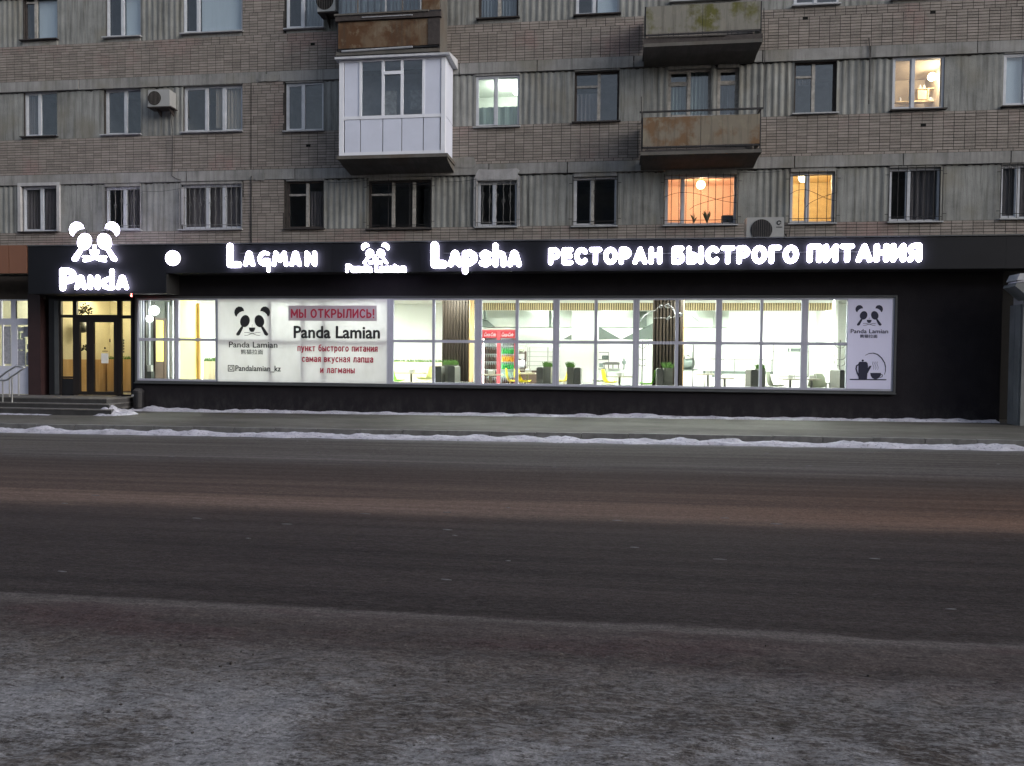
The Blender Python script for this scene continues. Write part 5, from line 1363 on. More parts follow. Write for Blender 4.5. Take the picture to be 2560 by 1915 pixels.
# cloth with very slight waves
vs, fs = [], []
nx, ny = 60, 24
for j in range(ny + 1):
    for i in range(nx + 1):
        u, v = i / nx, j / ny; vs.append((x0 + (x1 - x0) * u, Yn + .006 * sin(u * 21 + v * 3) * sin(pi * v), z0 + (z1 - z0) * v))
for j in range(ny):
    for i in range(nx):
        q = j * (nx + 1) + i; fs.append((q, q + 1, q + nx + 2, q + nx + 1))
mb = MB(); mb.v, mb.f = vs, fs; mb.build('banner_cloth', m_banner, bn, smooth=True)
YT = Yn - .012
def btxt(s_, u0, v0, u1, v1, mat, bold=0.0, name='lettering'):
    # u,v in the zoomed crop (320,720) scale 3.352
    a, c, q0, q1 = RC(320 + u0 / 3.352, 720 + v0 / 3.352, 320 + u1 / 3.352, 720 + v1 / 3.352, YT)
    return fit_text(s_, a, c, q0, q1, YT - .001, YT + .002, name, mat, bn, bold)
def bcyr(s_, u0, v0, u1, v1, mat, r_, gap):
    a, c, q0, q1 = RC(320 + u0 / 3.352, 720 + v0 / 3.352, 320 + u1 / 3.352, 720 + v1 / 3.352, YT)
    for mb in cyr_letters(s_, a, c, q0, q1, YT - .001, YT + .002, r_, gap): mb.build('printed_letter', mat, bn)
a, c, q0, q1 = RC(320 + 1345 / 3.352, 720 + 147 / 3.352, 320 + 2085 / 3.352, 720 + 275 / 3.352, YT + .003)
MB().box(a, c, YT + .0025, YT + .0045, q0, q1).build('printed_band', m_pinkband, bn)
bcyr('МЫ ОТКРЫЛИСЬ!', 1365, 175, 2065, 252, m_redink, .105, .34)
btxt('Panda Lamian', 1388, 318, 2112, 424, m_ink, .026)
bcyr('пункт быстрого питания', 1420, 474, 2092, 533, m_redink, .085, .30)
bcyr('самая вкусная лапша', 1457, 564, 2055, 623, m_redink, .085, .30)
bcyr('и лагманы', 1610, 656, 1900, 715, m_redink, .085, .30)
btxt('Panda Lamian', 846, 450, 1252, 500, m_ink, .008)
btxt('熊猫拉面', 945, 514, 1132, 556, m_ink, .008)
btxt('Pandalamian_kz', 900, 650, 1280, 705, m_ink, .012)
# camera icon before the handle
def crop(u, v): return P(320 + u / 3.352, 720 + v / 3.352, YT)
mb = MB(); cs = [crop(840, 648), crop(888, 648), crop(888, 697), crop(840, 697), crop(840, 648)]
mb.stroke(cs, .010, YT - .001, YT + .001); ic = crop(864, 672); mb.stroke([(ic[0] + .045 * cos(k * .6), ic[1] + .045 * sin(k * .6)) for k in range(12)], .008, YT - .001, YT + .001); ic = crop(878, 658); mb.disc(ic[0], ic[1], .012, YT - .002, YT, 8)
mb.build('camera_icon', m_ink, bn)

def bear_logo(conv, mbs, y0, y1, mono=True):
    """two round ears, two cooking spoons for eyes, a bowl nose and noodle whiskers; conv maps logo units (0..700 wide) to (x,z)"""
    mb = mbs
    L = [(0, 125), (6, 80), (34, 36), (84, 10), (138, 16), (178, 50), (192, 98), (150, 100), (104, 120), (66, 154), (42, 200), (14, 175)]
    mb.pxz([conv(x, y) for x, y in L], y0, y1)
    mb.pxz([conv(696 - x, y) for x, y in L], y0 - .0004, y1)
    for sx_ in (0, 1):
        cx_, cy_ = 207, 280
        pts = []
        for k in range(26):
            a = 2 * pi * k / 26; u, v = 92 * cos(a), 114 * sin(a)
            ca, sa = cos(radians(18)), sin(radians(18)); xx = cx_ + u * ca - v * sa; yy_ = cy_ + u * sa + v * ca
            pts.append(conv(xx if not sx_ else 696 - xx, yy_))
        mb.pxz(pts, y0 - .0008, y1)
        hpts = [(178, 370), (132, 380), (35, 515), (45, 545), (75, 550), (105, 535), (165, 420)]
        hp = [conv(x if not sx_ else 696 - x, y) for x, y in hpts]
        mb.pxz(hp, y0 - .0012, y1)
def face_bits(conv, mb, y0, y1, r, solid):
    mb.pxz([conv(x, y) for x, y in [(285, 398), (410, 398), (402, 440), (375, 478), (320, 478), (292, 440)]], y0, y1)
    cs = r * (1.35 if solid else 1.0)
    mb.stroke([conv(x, y) for x, y in [(348, 385), (346, 360), (350, 340)]], r * (1.6 if solid else .6), y0 - .0005, y1)
    for pts in ([(195, 490), (260, 488), (350, 512), (440, 488), (505, 490)], [(200, 545), (260, 540), (348, 505), (436, 540), (500, 545)]):
        mb.stroke([conv(x, y) for x, y in pts], cs, y0 - .001, y1)
mb = MB()
cv_ = lambda x, y: crop(891 + x * .43, 150 + y * .455)
bear_logo(cv_, mb, YT - .001, YT + .001); face_bits(cv_, mb, YT - .001, YT + .001, .006, False); mb.build('bear_logo', m_ink, bn)

# right poster
Yp = .0
m_paper = plain('poster_paper', (.60, .60, .78), .6, var=.03, sc_=1, bstr=0)
px0_, px1_ = PX(2118.5, -.012), PX(2229, -.012)
ps = thing('poster', ((px0_ + px1_) / 2, -.012, .83), 'pale lilac poster with dark logo, teapot and cup at the right end of the windows', 'poster')
MB().box(px0_, px1_, -.016, -.008, .84, 3.15).build('poster_sheet', m_paper, ps)
YT2 = -.019
def cp(u, v): return P(1760 + u / 4.608, 720 + v / 4.608, YT2)
def ptxt(s_, u0, v0, u1, v1, bold):
    a, c, q0, q1 = RC(1760 + u0 / 4.608, 720 + v0 / 4.608, 1760 + u1 / 4.608, 720 + v1 / 4.608, YT2); return fit_text(s_, a, c, q0, q1, YT2 - .001, YT2 + .002, 'lettering', m_navy, ps, bold)
ptxt('Panda Lamian', 1690, 474, 2122, 522, .012); ptxt('熊猫拉面', 1798, 535, 1998, 576, .010)
mb = MB(); cv_ = lambda x, y: cp(1745 + x * .455, 192 + y * .44)
bear_logo(cv_, mb, YT2 - .001, YT2 + .001); face_bits(cv_, mb, YT2 - .001, YT2 + .001, .005, False); mb.build('bear_logo', m_navy, ps)
mb = MB()
mb.pxz([cp(x, y) for x, y in [(1780, 865), (1790, 850), (1870, 850), (1885, 865), (1890, 900), (1888, 930), (1885, 960), (1878, 1050), (1780, 1050), (1778, 960)]], YT2 - .001, YT2 + .001)
mb.disc(*cp(1829, 836), .028, YT2 - .0015, YT2 + .001, 12)
mb.stroke([cp(x, y) for x, y in [(1786, 880), (1758, 895), (1752, 930), (1765, 975), (1785, 1020)]], .016, YT2 - .001, YT2 + .001)
mb.pxz([cp(x, y) for x, y in [(1884, 930), (1902, 900), (1930, 895), (1920, 920), (1905, 945), (1885, 985)]], YT2 - .0016, YT2 + .001)
mb.pxz([cp(x, y) for x, y in [(1915, 978), (2040, 978), (2036, 1010), (2010, 1040), (1985, 1050), (1960, 1048), (1935, 1035), (1920, 1010)]], YT2 - .001, YT2 + .001)
mb.stroke([cp(x, y) for x, y in [(2038, 995), (2056, 1000), (2052, 1022), (2025, 1030)]], .008, YT2 - .001, YT2 + .001)
mb.stroke([cp(1685, 1053), cp(2095, 1057)], .014, YT2 - .001, YT2 + .001)
arc = [(1860, 775), (1900, 755), (1950, 750), (2000, 765), (2045, 805), (2080, 860), (2092, 910), (2090, 960), (2080, 995)]
for i in range(len(arc) - 1): mb.stad(cp(*arc[i]), cp(*arc[i + 1]), .004 + .008 * sin(pi * (i + .5) / 8), YT2 - .001 - .0002 * i, YT2 + .001)
for q in (1950, 1975, 2000): mb.stroke([cp(q + 8 * sin(k * 1.2), 940 - k * 18) for k in range(6)], .003, YT2 - .001, YT2 + .001)
mb.build('teapot_drawing', m_navy, ps)

# ================================================================== LIT SIGNS
e_sign = emit('led_letter_face', (0.80, 0.74, 1.0), 13.0)
YS0, YS1 = -.80, -.755     # letter fronts, standing 5 cm off the fascia
def sc3(ox, oy, s_): return lambda u, v: P(ox + u / s_, oy + v / s_, YS0)
def sletter(parent, pts_list, conv, r, name='letter'):
    mb = MB()
    for i, pts in enumerate(pts_list): mb.stroke([conv(x, y) for x, y in pts], r, YS0 - .0016 * i, YS1 + .001 * i)  # strokes widened so the shape carries the bloom of lit letters
    mb.build(name, e_sign, parent)
def glyphs(x0, x1, yb, yt, ch):
    """hand-drawn rounded capitals on the cell x0..x1, baseline yb, top yt (picture-style units, y down)"""
    w = x1 - x0; h = yb - yt
    X = lambda u: x0 + w * u; Y = lambda v: yb - h * v
    G_ = {
     'P': [[(0, 0), (0, 1)], [(0, 1), (.45, 1), (.85, .9), (1, .7), (.85, .5), (.45, .42), (.1, .42)]],
     'A': [[(0, 0), (.38, .95), (.62, .95), (1, 0)], [(.2, .22), (.8, .22)], [(.3, .45), (.5, 1), (.7, .45)]],
     'N': [[(0, 0), (0, 1)], [(0, 1), (1, .0)], [(1, 0), (1, 1)]],
     'D': [[(1, 0), (1, 1.55)], [(1, .72), (.6, .8), (.2, .65), (.05, .4), (.2, .12), (.6, 0), (1, 0)]],
     'L': [[(0, 1), (0, 0), (1, 0)]],
     'G': [[(.9, .92), (.55, 1.02), (.2, .85), (0, .5), (.15, .15), (.5, 0), (.8, .08)], [(.62, .38), (1.0, .38), (1.0, -.5)]],
     'M': [[(0, 0), (.15, 1)], [(.15, 1), (.5, .35), (.85, 1)], [(.85, 1), (1, 0)]],
     'p': [[(0, -.6), (0, .95)], [(0, .9), (.5, 1), (.95, .75), (.95, .4), (.5, .12), (0, .15)]],
     's': [[(.9, .85), (.5, 1), (.15, .8), (.4, .55), (.8, .4), (.85, .15), (.5, 0), (.1, .1)]],
     'h': [[(0, 0), (0, 1.6)], [(0, .6), (.4, .95), (.85, .85), (1, .5), (1, 0)]],
    }
    return [[(X(u), Y(v)) for u, v in st] for st in G_[ch]]
def word_sign(label, cells, s_, ox, oy, r, base, name='lit_sign'):
    conv = sc3(ox, oy, s_)
    x, z = conv(cells[0][1], base); sg = thing(name, (x, -.73, z), label, 'sign')
    for ch, a, c, yt, rr in cells:
        sletter(sg, glyphs(a, c, base, yt, ch), conv, rr)
    return sg
# PANDA above the door; each cell is shrunk by the stroke radius
r1 = .058
k = 5.5175
pd = word_sign('lit white word PANDA above the entrance door', [('P', 858, 1005, 755, .085), ('A', 1050, 1160, 838, .052), ('N', 1238, 1340, 838, .052), ('D', 1412, 1538, 838, .058), ('A', 1622, 1738, 838, .052)], k, 0, 540, r1, 990)
lg = word_sign('lit white word LAGMAN at the left part of the fascia', [('L', 92, 150, 68, .082), ('A', 196, 246, 112, .050), ('G', 290, 352, 112, .044), ('M', 388, 470, 112, .048), ('A', 508, 560, 112, .050), ('N', 610, 664, 112, .048)], 2.6976, 540, 590, r1, 192)
lp = word_sign('lit white word LAPSHA in the middle of the fascia', [('L', 1474, 1532, 64, .105), ('A', 1582, 1640, 112, .068), ('p', 1680, 1742, 112, .078), ('s', 1786, 1846, 112, .074), ('h', 1884, 1938, 112, .074), ('A', 1982, 2042, 112, .068)], 2.6976, 540, 590, r1, 190)
# bear logo over the door
conv = sc3(0, 540, k); x, z = conv(1300, 640)
bl = thing('bear_sign', (x, -.73, z), 'lit white bear face made of spoons above the word PANDA', 'sign')
cv_ = lambda x_, y_: conv(955 + x_ * .98, 72 + y_)
mb = MB(); bear_logo(cv_, mb, YS0, YS1); mb.build('ears_and_spoons', e_sign, bl)
mb = MB(); face_bits(cv_, mb, YS0, YS1, .021, True); mb.build('nose_and_whiskers', e_sign, bl)
# its bracket bars behind
conv2 = sc3(540, 590, 2.6976); x, z = conv2(1075, 180)
bs = thing('bear_sign', (x, -.73, z), 'small lit bear logo between the words LAGMAN and LAPSHA', 'sign')
cv_ = lambda x_, y_: conv2(980 + x_ * .268, 44 + y_ * .26)
mb = MB(); bear_logo(cv_, mb, YS0, YS1)
mb.build('ears_and_spoons', e_sign, bs)
mb = MB(); face_bits(cv_, mb, YS0, YS1, .011, True); mb.build('nose_and_whiskers', e_sign, bs)
a, c = conv2(874, 246), conv2(1282, 186)
fit_text('Panda Lamian', a[0], c[0], a[1], c[1], YS0, YS1, 'lettering', e_sign, bs, bold=.06)
# round lit sign
x, z = P(430.5, 645, YS0)
rs = thing('round_sign', (x, -.73, z), 'blank round lit sign between the entrance and LAGMAN', 'sign')
MB().disc(x, z, .205, YS0, YS1, 36).build('sign_face', e_sign, rs)
MB().disc(x, z, .212, YS1, -.705, 36).build('sign_can', m_wpvc2, rs)
# long Cyrillic sign, letter by letter
big = thing('lit_sign', (PX(1370, YS0, 640), -.73, P(1840, 660, YS0)[1]), 'long lit white Cyrillic sign on the right half of the fascia', 'sign')
def cyr(word, px0, px1, py0, py1):
    x0, x1, z0, z1 = RC(px0, py0, px1, py1, YS0)
    for mb in cyr_letters(word, x0, x1, z0, z1, YS0, YS1, .172, .44): mb.build('letter', e_sign, big)  # fat strokes, bloom put into the letter shape
cyr('РЕСТОРАН', 1371, 1655, 618, 661); cyr('БЫСТРОГО', 1680, 1997, 614, 659.5); cyr('ПИТАНИЯ', 2019, 2305, 609, 655.5)
# thin mounting rails for the letters
for sg, a, c, y_ in ((big, 1380, 2300, 636), (lg, 600, 790, 633), (lp, 1110, 1300, 633)):
    x0, z_ = P(a, y_, -.72); x1 = P(c, y_, -.72)[0]; MB().box(x0, x1, -.75, -.703, z_ - .01, z_ + .01).build('mounting_rail', m_trim, sg)
mb = MB(); x, z = conv(1300, 330); mb.box(x - .45, x + .45, -.74, -.725, z - .012, z + .012).box(x - .3, x - .285, -.74, -.703, z - .6, z + .3).box(x + .285, x + .3, -.74, -.703, z - .6, z + .3).build('mounting_bracket', m_bard, bl)

# ================================================================== ENTRANCE
Yd = .30
ent = thing('entrance_glazing', (PX(240, Yd), Yd, .31), 'dark brown framed glass entrance with door, sidelights and transoms', 'entrance')
m_frm = plain('dark_brown_frame', (.014, .010, .009), .45, var=.2)
zd0, zd1 = .315, P(240, 748, Yd)[1]
def dp(a, c, y0, y1, name, mat, Y0=None, d=.07, parent=None):
    x0, x1, z0, z1 = RC(a, y0, c, y1, Yd); Y0 = Yd if Y0 is None else Y0
    return MB().box(x0, x1, Y0, Y0 + d, z0, z1).build(name, mat, parent or ent)
X = lambda q: PX(q, Yd, 870)
Z = lambda q: P(240, q, Yd)[1]
mb = MB()
for a, c in ((148, 153), (182, 192), (293, 303), (327, 332.5)): mb.box(X(a), X(c), Yd, Yd + .08, zd0, Z(753))
mb.box(X(148), X(332.5), Yd, Yd + .08, Z(753), Z(748))
for a, c, y0, y1 in ((153, 182, 787, 794), (192, 293, 787, 803), (303, 327, 788, 796), (153, 182, 942, 946), (303, 327, 985, 991)): mb.box(X(a), X(c), Yd + .002, Yd + .078, Z(y1), Z(y0))
mb.build('frame', m_frm, ent)
dp(153, 182, 946, 989, 'lower_panel', m_black, Yd + .02, .04)
for a, c, y0, y1 in ((153, 182, 753, 787), (192, 293, 753, 787), (303, 327, 753, 788), (153, 182, 794, 942), (303, 327, 796, 985)):
    MB().box(X(a), X(c), Yd + .04, Yd + .046, Z(y1), Z(y0)).build('pane', m_shop, ent)
for nm, (a, g0, g1, c) in (('narrow', (193, 200, 217, 224)), ('wide', (225, 235, 285, 292.5))):
    mb = MB().box(X(a), X(g0), Yd - .015, Yd + .06, zd0 + .01, Z(803)).box(X(g1), X(c), Yd - .015, Yd + .06, zd0 + .01, Z(803)).box(X(g0), X(g1), Yd - .015, Yd + .06, zd0 + .01, Z(979)).box(X(g0), X(g1), Yd - .015, Yd + .06, Z(805.5), Z(803))
    dl = mb.build('door_leaf', m_frm, ent); dl['label'] = nm + ' glazed door leaf'
    MB().box(X(g0), X(g1), Yd + .02, Yd + .026, Z(979), Z(805.5)).build('pane', m_shop, dl)
    if nm == 'wide':
        MB().tube([(X(238.5), Yd - .02, Z(861)), (X(238.5), Yd - .07, Z(862)), (X(238.5), Yd - .07, Z(922)), (X(238.5), Yd - .02, Z(923))], .014, 8).build('handle', m_frm, dl)
        MB().box(X(253), X(270), Yd - .002, Yd + .018, Z(908), Z(883)).build('paper_notice', m_nap, dl)
        lgm = MB(); ccx = (X(253) + X(270)) / 2
        lgm.disc(ccx, Z(870), .03, Yd + .010, Yd + .018, 12).box(ccx - .09, ccx + .09, Yd + .010, Yd + .018, Z(878.5), Z(877)); lgm.build('logo_sticker', m_ink, dl)
# portal: side walls, soffit strip
MB().box(PX(107, .05), X(148) - .0, .3, .45, zd0, zd1 + .02).build('portal_wall', m_black, rest_b)
MB().box(X(137), X(147.4), .28, .299, zd0, Z(752)).build('portal_strip', m_trim, rest_b)
MB().box(X(332.5), XE0 + .02, .29, .45, zd0, zd1 + .3).box(PX(107, .05), XE0, .3, .45, zd1, 3.28).build('portal_wall', m_dark, rest_b)
# vestibule behind the glass
m_beige = plain('vestibule_beige', (.66, .60, .42), .8, var=.05)
vx0, vx1, vy = X(140), XE0 - .13, 2.8
MB().box(vx0, vx1 + .2, vy, vy + .08, ZFL, 3.35).box(vx0 - .08, vx0, Yd + .16, vy, ZFL, 3.35).build('vestibule_wall', m_beige, rest_b)
MB().box(vx1 - .02, vx1 + .1, Yd + .16, vy, ZFL, 3.35).build('vestibule_wall', m_beige, rest_b)
MB().box(XE0 - .02, XE0 + .012, .26, 1.96, ZFL, ZCL - .003).build('interior_wall', m_grwall, rest_b)  # dark panel stands in for a glass partition with reflections
MB().box(vx0, vx1, Yd + .16, vy, 3.351, 3.42).build('ceiling', m_ceil, rest_b)
MB().box(vx0, vx1, Yd + .1, vy, .2, ZFL - .05).build('interior_floor', m_floor, rest_b)
zw = P(260, 899, 2.2)[1]
for i in range(13):
    a = Yd + .17 + (vy - .03 - Yd - .17) * i / 13; c = Yd + .17 + (vy - .03 - Yd - .17) * (i + 1) / 13
    MB().box(vx0 + .002, vx0 + .022, a, c - .004, ZFL - .04, zw).build('wood_panel', m_woodl, rest_b)
zp = zw
nb_ = 14
for i in range(nb_):
    a = vx0 + .001 + (vx1 - vx0) * i / nb_; c = vx0 + (vx1 - vx0) * (i + 1) / nb_
    MB().box(a, c - .004, vy - .025, vy - .002, ZFL - .04, zp).build('wood_panel', m_woodl, rest_b)
e_warm = emit('warm_ceiling_disc', (1.0, .86, .58), 16.0)
lx = PX(262, 2.0, 754)
vl = thing('ceiling_lamp', (lx, 1.7, 3.3), 'round warm ceiling lamp in the vestibule', 'ceiling lamp')
MB().lathe([(.16, -.04), (.20, -.02), (.20, 0)], lx, 1.7, 24, 3.35).build('lamp_disc', e_warm, vl)
vl2 = copy_thing(vl, (vx0 + .9, 1.2, 3.3), 'second round warm ceiling lamp near the left sidelight')
plight('vestibule_light', (vx0 + vx1) / 2, 1.4, 3.0, 44, (1.0, .86, .60), .2)
# dark twig decorations hanging in the vestibule
m_twig = plain('dark_twig', (.03, .03, .02), .9)
def twig(px_, py_, Y, r, n, label, ring=True):
    x, z = P(px_, py_, Y); mb = MB()
    if ring: mb.tube([(x + r * .45 * cos(k * pi / 6), Y, z - r * .9 + r * .75 * sin(k * pi / 6)) for k in range(13)], .016, 5)
    for k in range(n):
        a = random.uniform(-.6, pi + .6); l = r * random.uniform(.5, 1.3); mb.tube([(x, Y, z), (x + cos(a) * l * .6, Y - .02, z + sin(a) * l * .5), (x + cos(a) * l, Y, z + sin(a) * l)], .006, 4)
        for q in (.5, .8):
            cx_, cz_ = x + cos(a) * l * q, z + sin(a) * l * q
            mb.pxz([(cx_ - .03, cz_), (cx_, cz_ - .02), (cx_ + .035, cz_ + .01), (cx_, cz_ + .03)], Y - .01 - .0005 * k, Y)
    tag(mb.build('twig_wreath', m_twig, None), label, 'wreath', 'dark twig decorations in the vestibule')
twig(176, 824, 1.3, .26, 20, 'dark twig wreath with a hoop in the left sidelight')
twig(214, 780, 1.3, .26, 26, 'dark twig bunch above the door in the transom', False)
twig(212, 873, 1.3, .16, 16, 'small dark twig bunch behind the narrow door leaf', False)
x, z = P(205, 815, 1.0); tag(MB().lathe([(.05, 0), (.13, .03), (.16, .14), (.16, .32), (.02, .34)], x, 1.0, 16, P(209, 832, 1.0)[1]).build('hanging_shade', m_tleg, None, smooth=True), 'grey lamp shade hanging behind the narrow door leaf', 'lamp shade')
w2 = MB(); a0, a1, b0, b1 = RC(252, 847, 274, 855, vy - .05); w2.box(a0, a1, vy - .03, vy - .001, b0, b1)
tag(w2.build('wall_sign', m_dkw, None), 'small dark plate on the beige vestibule wall', 'sign')
mb = MB(); xg0, xg1 = PX(268, 2.5), PX(330, 2.5); zg = PZ(898, 2.5, 300)
for k in range(420): tuft(mb, random.uniform(xg0, xg1), 2.55, zg - .01, .13, 1, .02, .08)
gp = planter(268, 331, 898, 889, 2.4, 'low planter with green grass along the vestibule wall', .25, m_woodl)
qm = MB()
for i in range(5): qm.box(PX(304.5, Yd), PX(309.5, Yd), Yd + .02, Yd + .03, Z(853 + i * 7), Z(848 + i * 7))
qm.build('sidelight_sticker', m_tleg, ent)
# ---- steps
m_step = plain('dark_step_stone', (.034, .033, .034), .6, var=.35, sc_=3, bstr=.2); m_stepe = plain('worn_step_edge', (.085, .082, .082), .7, var=.35, sc_=6)
stp = thing('entrance_steps', (-16, -1, -.1), 'three dark stone steps running along both entrances', 'steps')
fronts = [(-1.80, P(143, 1022, -1.80)[1], P(278, 1024, -1.8)[0]), (-1.50, P(143, 1008.5, -1.5)[1], P(272, 1010, -1.5)[0]), (-1.20, P(143, 995, -1.20)[1], P(266, 995, -1.2)[0])]
zprev = -.4
for i, (yf_, zt_, xr2) in enumerate(fronts):
    xe = -13.98
    pts = [(-24, yf_), (xr2, yf_), (xe - .02 + .0, yf_ + 1.0 if i < 2 else yf_ + .95), (xe - .02, .28), (-24, .28)]
    MB().pxy(pts, zprev, zt_ - .03).build('riser', m_step, stp)
    e_ = .015; pts2 = [(-24, yf_ - e_), (xr2 + e_, yf_ - e_), (xe - .005, pts[2][1]), (xe - .005, .285), (-24, .285)]
    # tread split into slabs
    MB().pxy(pts2, zt_ - .0295, zt_).build('tread', m_stepe, stp)
    zprev = zt_ + .0005
# ---- litter bin
x0, x1, z0, z1 = RC(326, 972, 350, 1022, -.35)
bi = thing('litter_bin', ((x0 + x1) / 2, -.2, z0), 'black litter bin standing where the steps meet the shop wall', 'litter bin')
cx_ = (x0 + x1) / 2; rr_ = (x1 - x0) / 2
MB().lathe([(rr_ * .85, 0), (rr_, .03), (rr_, z1 - z0 - .12), (rr_ * .97, z1 - z0 - .11)], cx_, -.2, 18, z0).build('bin_body', m_black, bi)
MB().lathe([(rr_ * 1.04, z1 - z0 - .109), (rr_ * 1.04, z1 - z0 - .06), (rr_ * .6, z1 - z0)], cx_, -.2, 18, z0).build('bin_lid', m_bard, bi)
MB().box(cx_ - rr_ * .75, cx_ - rr_ * .35, -.2 - rr_ - .006, -.2 - rr_ + .05, z1 - .22, z1 - .17).build('bin_label', m_sillw, bi)
# ---- red lamp
x, z = P(328.5, 738, -.6)
rl = thing('red_lamp', (x, -.6, z), 'tiny glowing red lamp under the canopy corner', 'lamp')
e_red = emit('red_led', (1.0, .12, .10), 14.0)
MB().lathe([(.012, -.02), (.03, 0), (.012, .02)], x, -.6, 10, z - .02).build('red_bulb', e_red, rl)
MB().tube([(x, -.6, z), (x, -.6, ZFD + .012)], .01, 5).build('lamp_stem', m_bard, rl)
MB().lathe([(.01, -.02), (.018, 0), (.01, .02)], x, -.6, 10, z + .035).build('red_bulb', e_red, rl)

# ================================================================== LEFT NEIGHBOUR (orange canopy, pale metal doors)
nb = thing('neighbour_entrance', (-19, .3, .3), 'neighbouring entrance with orange canopy panels and maroon pilaster', 'entrance')
m_or = plain('orange_brown_panel', (.155, .070, .042), .5, var=.08, sc_=1); m_mar = plain('maroon_tile', (.032, .016, .017), .5, var=.15); m_ob = plain('dull_brown_render', (.055, .043, .034), .8, var=.2)
zo1, zo0 = P(35, 613, -.7)[1], P(35, 683, -.7)[1]
xe_ = PX(68, -.7, 650); wj = xe_ - PX(22, -.7, 650)
for i in range(8): MB().box(xe_ - (i + 1) * wj + .01, xe_ - i * wj - .01, -.70, -.66, zo0, zo1).build('canopy_panel', m_or, nb)
MB().box(xe_ - 8 * wj, xe_, -.658, .2, zo0 + .01, zo0 + .05).box(-30, xe_ - 8 * wj, .3, 1.1, 0, 4.65).build('canopy_soffit', m_soffit, nb)
MB().box(-30, PX(107, .2), .33, .6, P(35, 748, .33)[1], 4.66).build('wall_above_door', m_ob, nb)
MB().box(PX(76, .3), PX(107, .3), .2, .6, .2, P(90, 733, .25)[1]).build('pilaster', m_mar, nb)
m_lil = plain('pale_lilac_door_paint', (.50, .52, .62), .5, var=.06, sc_=2)
XD = lambda q: PX(q, .32, 870)
ZD = lambda q: P(37, q, .32)[1]
dr = MB()
for a, c in ((-30, -22), (28, 40), (75, 79)): dr.box(XD(a), XD(c), .32, .38, zd0, ZD(752))
dr.box(XD(-30), XD(79), .322, .378, ZD(752), ZD(748.5)).box(XD(-30), XD(75), .323, .377, ZD(812), ZD(796))
dr = dr.build('metal_door', m_lil, nb)
MB().box(XD(40), XD(75), .325, .375, zd0, ZD(915)).box(XD(-22), XD(28), .325, .375, zd0, ZD(915)).build('lower_panel', m_lil, dr)
e_tr = mk_curtain('lit_transom_glass', (.9, .9, .82), .8)
for a, c in ((4.5, 29), (40, 75), (-22, 0)): MB().box(XD(a), XD(c), .345, .35, ZD(796), ZD(753)).build('transom_pane', m_shop, dr)
MB().box(XD(0), XD(4.5), .32, .38, ZD(796), ZD(752)).box(XD(29), XD(40), .319, .379, ZD(797), ZD(751)).build('transom_post', m_lil, dr)
for a, c in ((-22, 5), (20, 75)): MB().box(XD(a), XD(c), .345, .35, ZD(915), ZD(812)).build('door_pane', m_shop, dr)
MB().box(XD(5), XD(8), .32, .38, ZD(915), ZD(812)).box(XD(40), XD(43), .318, .375, ZD(915), ZD(812)).build('door_stile', m_lil, dr)
mb = MB()
m_paperw = plain('taped_notice', (.30, .31, .35), .7, var=.25, sc_=14)
for a, c, y0, y1 in ((44, 62, 818, 828), (32, 62, 848, 874), (43, 62, 876, 914), (66, 73, 860, 872), (9, 26, 816, 910), (52, 60, 832, 846), (64, 74, 880, 912), (60, 74, 816, 842)):
    mb.box(XD(a), XD(c), .336, .342, ZD(y1), ZD(y0))
mb.build('notices', m_paperw, dr)
# lit hall behind it
m_hall = plain('hall_wall', (.72, .70, .58), .8)
MB().box(-21.5, PX(107, .6), 2.6, 2.68, .2, 3.6).box(-21.5, -21.42, .62, 2.6, .2, 3.6).box(PX(107, .6) - .08, PX(107, .6), .62, 2.6, .2, 3.6).box(-21.5, PX(107, .6), .62, 2.6, 3.6, 3.68).build('hall_wall', m_hall, nb)
MB().box(-21.5, PX(107, .6), .4, 2.6, .18, .30).build('hall_floor', m_floor, nb)
plight('hall_light', -18.3, 1.7, 3.2, 110, (1.0, .97, .84), .25)
mb = MB()
for q in (45, 57, 70): mb.box(PX(q, 1.3), PX(q + 4, 1.3), 1.3, 1.35, .3, 2.4)
mb.box(PX(10, 1.4), PX(70, 1.4), 1.4, 1.45, .3, 1.1); mb.build('hall_furniture', m_hoodd, nb)
# railings on the steps: two stainless handrails
m_stain = plain('stainless_tube', (.38, .39, .40), .3, .85, var=.1)
def rail(pts_px, posts_px, Y, label):
    a = thing('handrail', (P(pts_px[-1][0], pts_px[-1][1], Y)[0], Y, .3), label, 'handrail', 'stainless handrails on the left steps')
    MB().tube([(P(u, v, Y)[0], Y, P(u, v, Y)[1]) for u, v in pts_px], .027, 8).build('rail_tube', m_stain, a, smooth=True)
    for u, v0, v1 in posts_px:
        x, z = P(u, v0, Y); MB().tube([(x, Y, z), (x, Y, P(u, v1, Y)[1])], .018, 8).build('post', m_stain, a)
def cvr(pts): return [(u / 6.144, 880 + v / 6.144) for u, v in pts]
rail(cvr([(-160, 490), (0, 385), (90, 310), (235, 222), (375, 226)]), [(145 / 6.144, 880 + 320 / 6.144, 1012), (-60 / 6.144, 950, 1016)], -1.0, 'stainless handrail, the rear one on the left steps')
rail(cvr([(-200, 520), (-20, 435), (60, 435), (110, 425), (180, 375), (285, 305), (380, 230)]), [(40 / 6.144, 880 + 400 / 6.144, 1018), (183 / 6.144, 880 + 380 / 6.144, 1018), (285 / 6.144, 880 + 310 / 6.144, 988)], -1.45, 'stainless handrail, the front one ending by the lilac door')

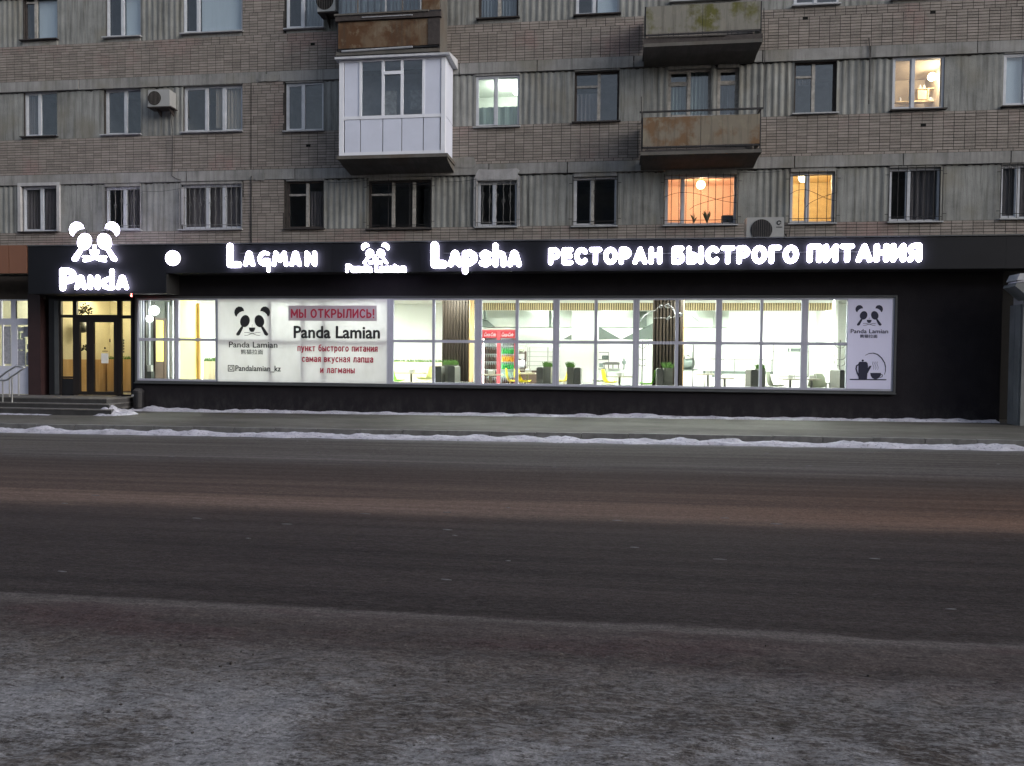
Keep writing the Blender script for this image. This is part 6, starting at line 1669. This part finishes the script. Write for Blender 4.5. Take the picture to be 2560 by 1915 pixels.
# ================================================================== RIGHT NEIGHBOUR: porch with small roof
pr = thing('porch', (10.4, -.9, 0), 'pale clad porch with a small snowy roof cut by the right picture edge', 'porch')
m_clad = plain('pale_cladding', (.115, .125, .13), .6, var=.2, sc_=2)
xp0 = PX(2553, -1.0, 900)
for i in range(9):
    MB().box(xp0 + i * .30 + .004, xp0 + i * .30 + .296, -1.02, -.98, zs(10, -1) - .1, 2.95).build('cladding_board', m_clad, pr)
for i in range(2):
    MB().box(xp0 - .04, xp0, -.98 + i * .25, -.74 + i * .25, zs(10, -1) - .1, 2.95).build('cladding_board', m_clad, pr)
MB().box(xp0 + .03, xp0 + 2.7, -.95, -.5, 0, 3.3).build('porch_core', m_roomd, pr)
xr0 = PX(2528, -1.1, 700)
MB().pxz([(xr0, 3.36), (xr0 + .02, 3.42), (xr0 + 3, 3.75), (xr0 + 3, 3.3), (xr0 + .5, 3.02), (xr0 + .42, 2.98)], -1.3, -.72).build('porch_roof', m_clad, pr)
MB().pxz([(xr0 + .05, 3.50), (xr0 + .12, 3.66), (xr0 + 3, 3.80), (xr0 + 3, 3.62)], -1.25, -.75).build('roof_flashing', m_sillw, pr)
MB().pxz([(xr0 + .02, 3.43), (xr0 + 1.0, 3.54), (xr0 + 3, 3.74), (xr0 + 3, 3.83), (xr0 + .9, 3.60), (xr0 + .04, 3.475)], -1.31, -.9).build('roof_snow', m_snow, pr)
MB().box(XE1 + .26, xp0 + 3, .6, .8, -.2, 4.3).build('recess_wall', m_black, pr)

# ================================================================== ACROSS THE STREET (seen as reflections in the windows)
m_opp = plain('opposite_block_render', (.10, .095, .09), .9, var=.2, sc_=.2); m_oppw = plain('opposite_window', (.03, .035, .045), .2)
def opp(x0, x1, y0, y1, h, label, gable=0):
    a = thing('opposite_building', ((x0 + x1) / 2, y1, -.3), label, 'building')
    MB().box(x0, x1, y0, y1, -.4, h).build('wall', m_opp, a)
    if gable: MB().pxz([(x0 - .4, h + .01), (x1 + .4, h + .01), ((x0 + x1) / 2, h + gable)], y0 - .3, y1 + .3).build('roof', m_soffit, a)
    else: MB().box(x0 - .3, x1 + .3, y0 - .3, y1 + .3, h + .01, h + .5).build('roof', m_soffit, a)
    n = int((x1 - x0) / 3); mb = MB()
    for f_ in range(int(h // 3)):
        for i in range(n): mb.box(x0 + 1 + i * 3, x0 + 2.5 + i * 3, y1, y1 + .06, 1 + f_ * 3, 2.5 + f_ * 3)
    w = mb.build('window_rows', m_oppw, a); w['kind'] = 'stuff'
opp(-95, -21, -70, -56, 25.5, 'dark block across the street mirrored in the left windows')
opp(-20.5, 8, -71, -57, 24.6, 'taller dark block across the street mirrored in the middle windows', 1.2)
opp(8.5, 85, -70, -56, 25.0, 'dark block across the street mirrored in the right windows', 0)
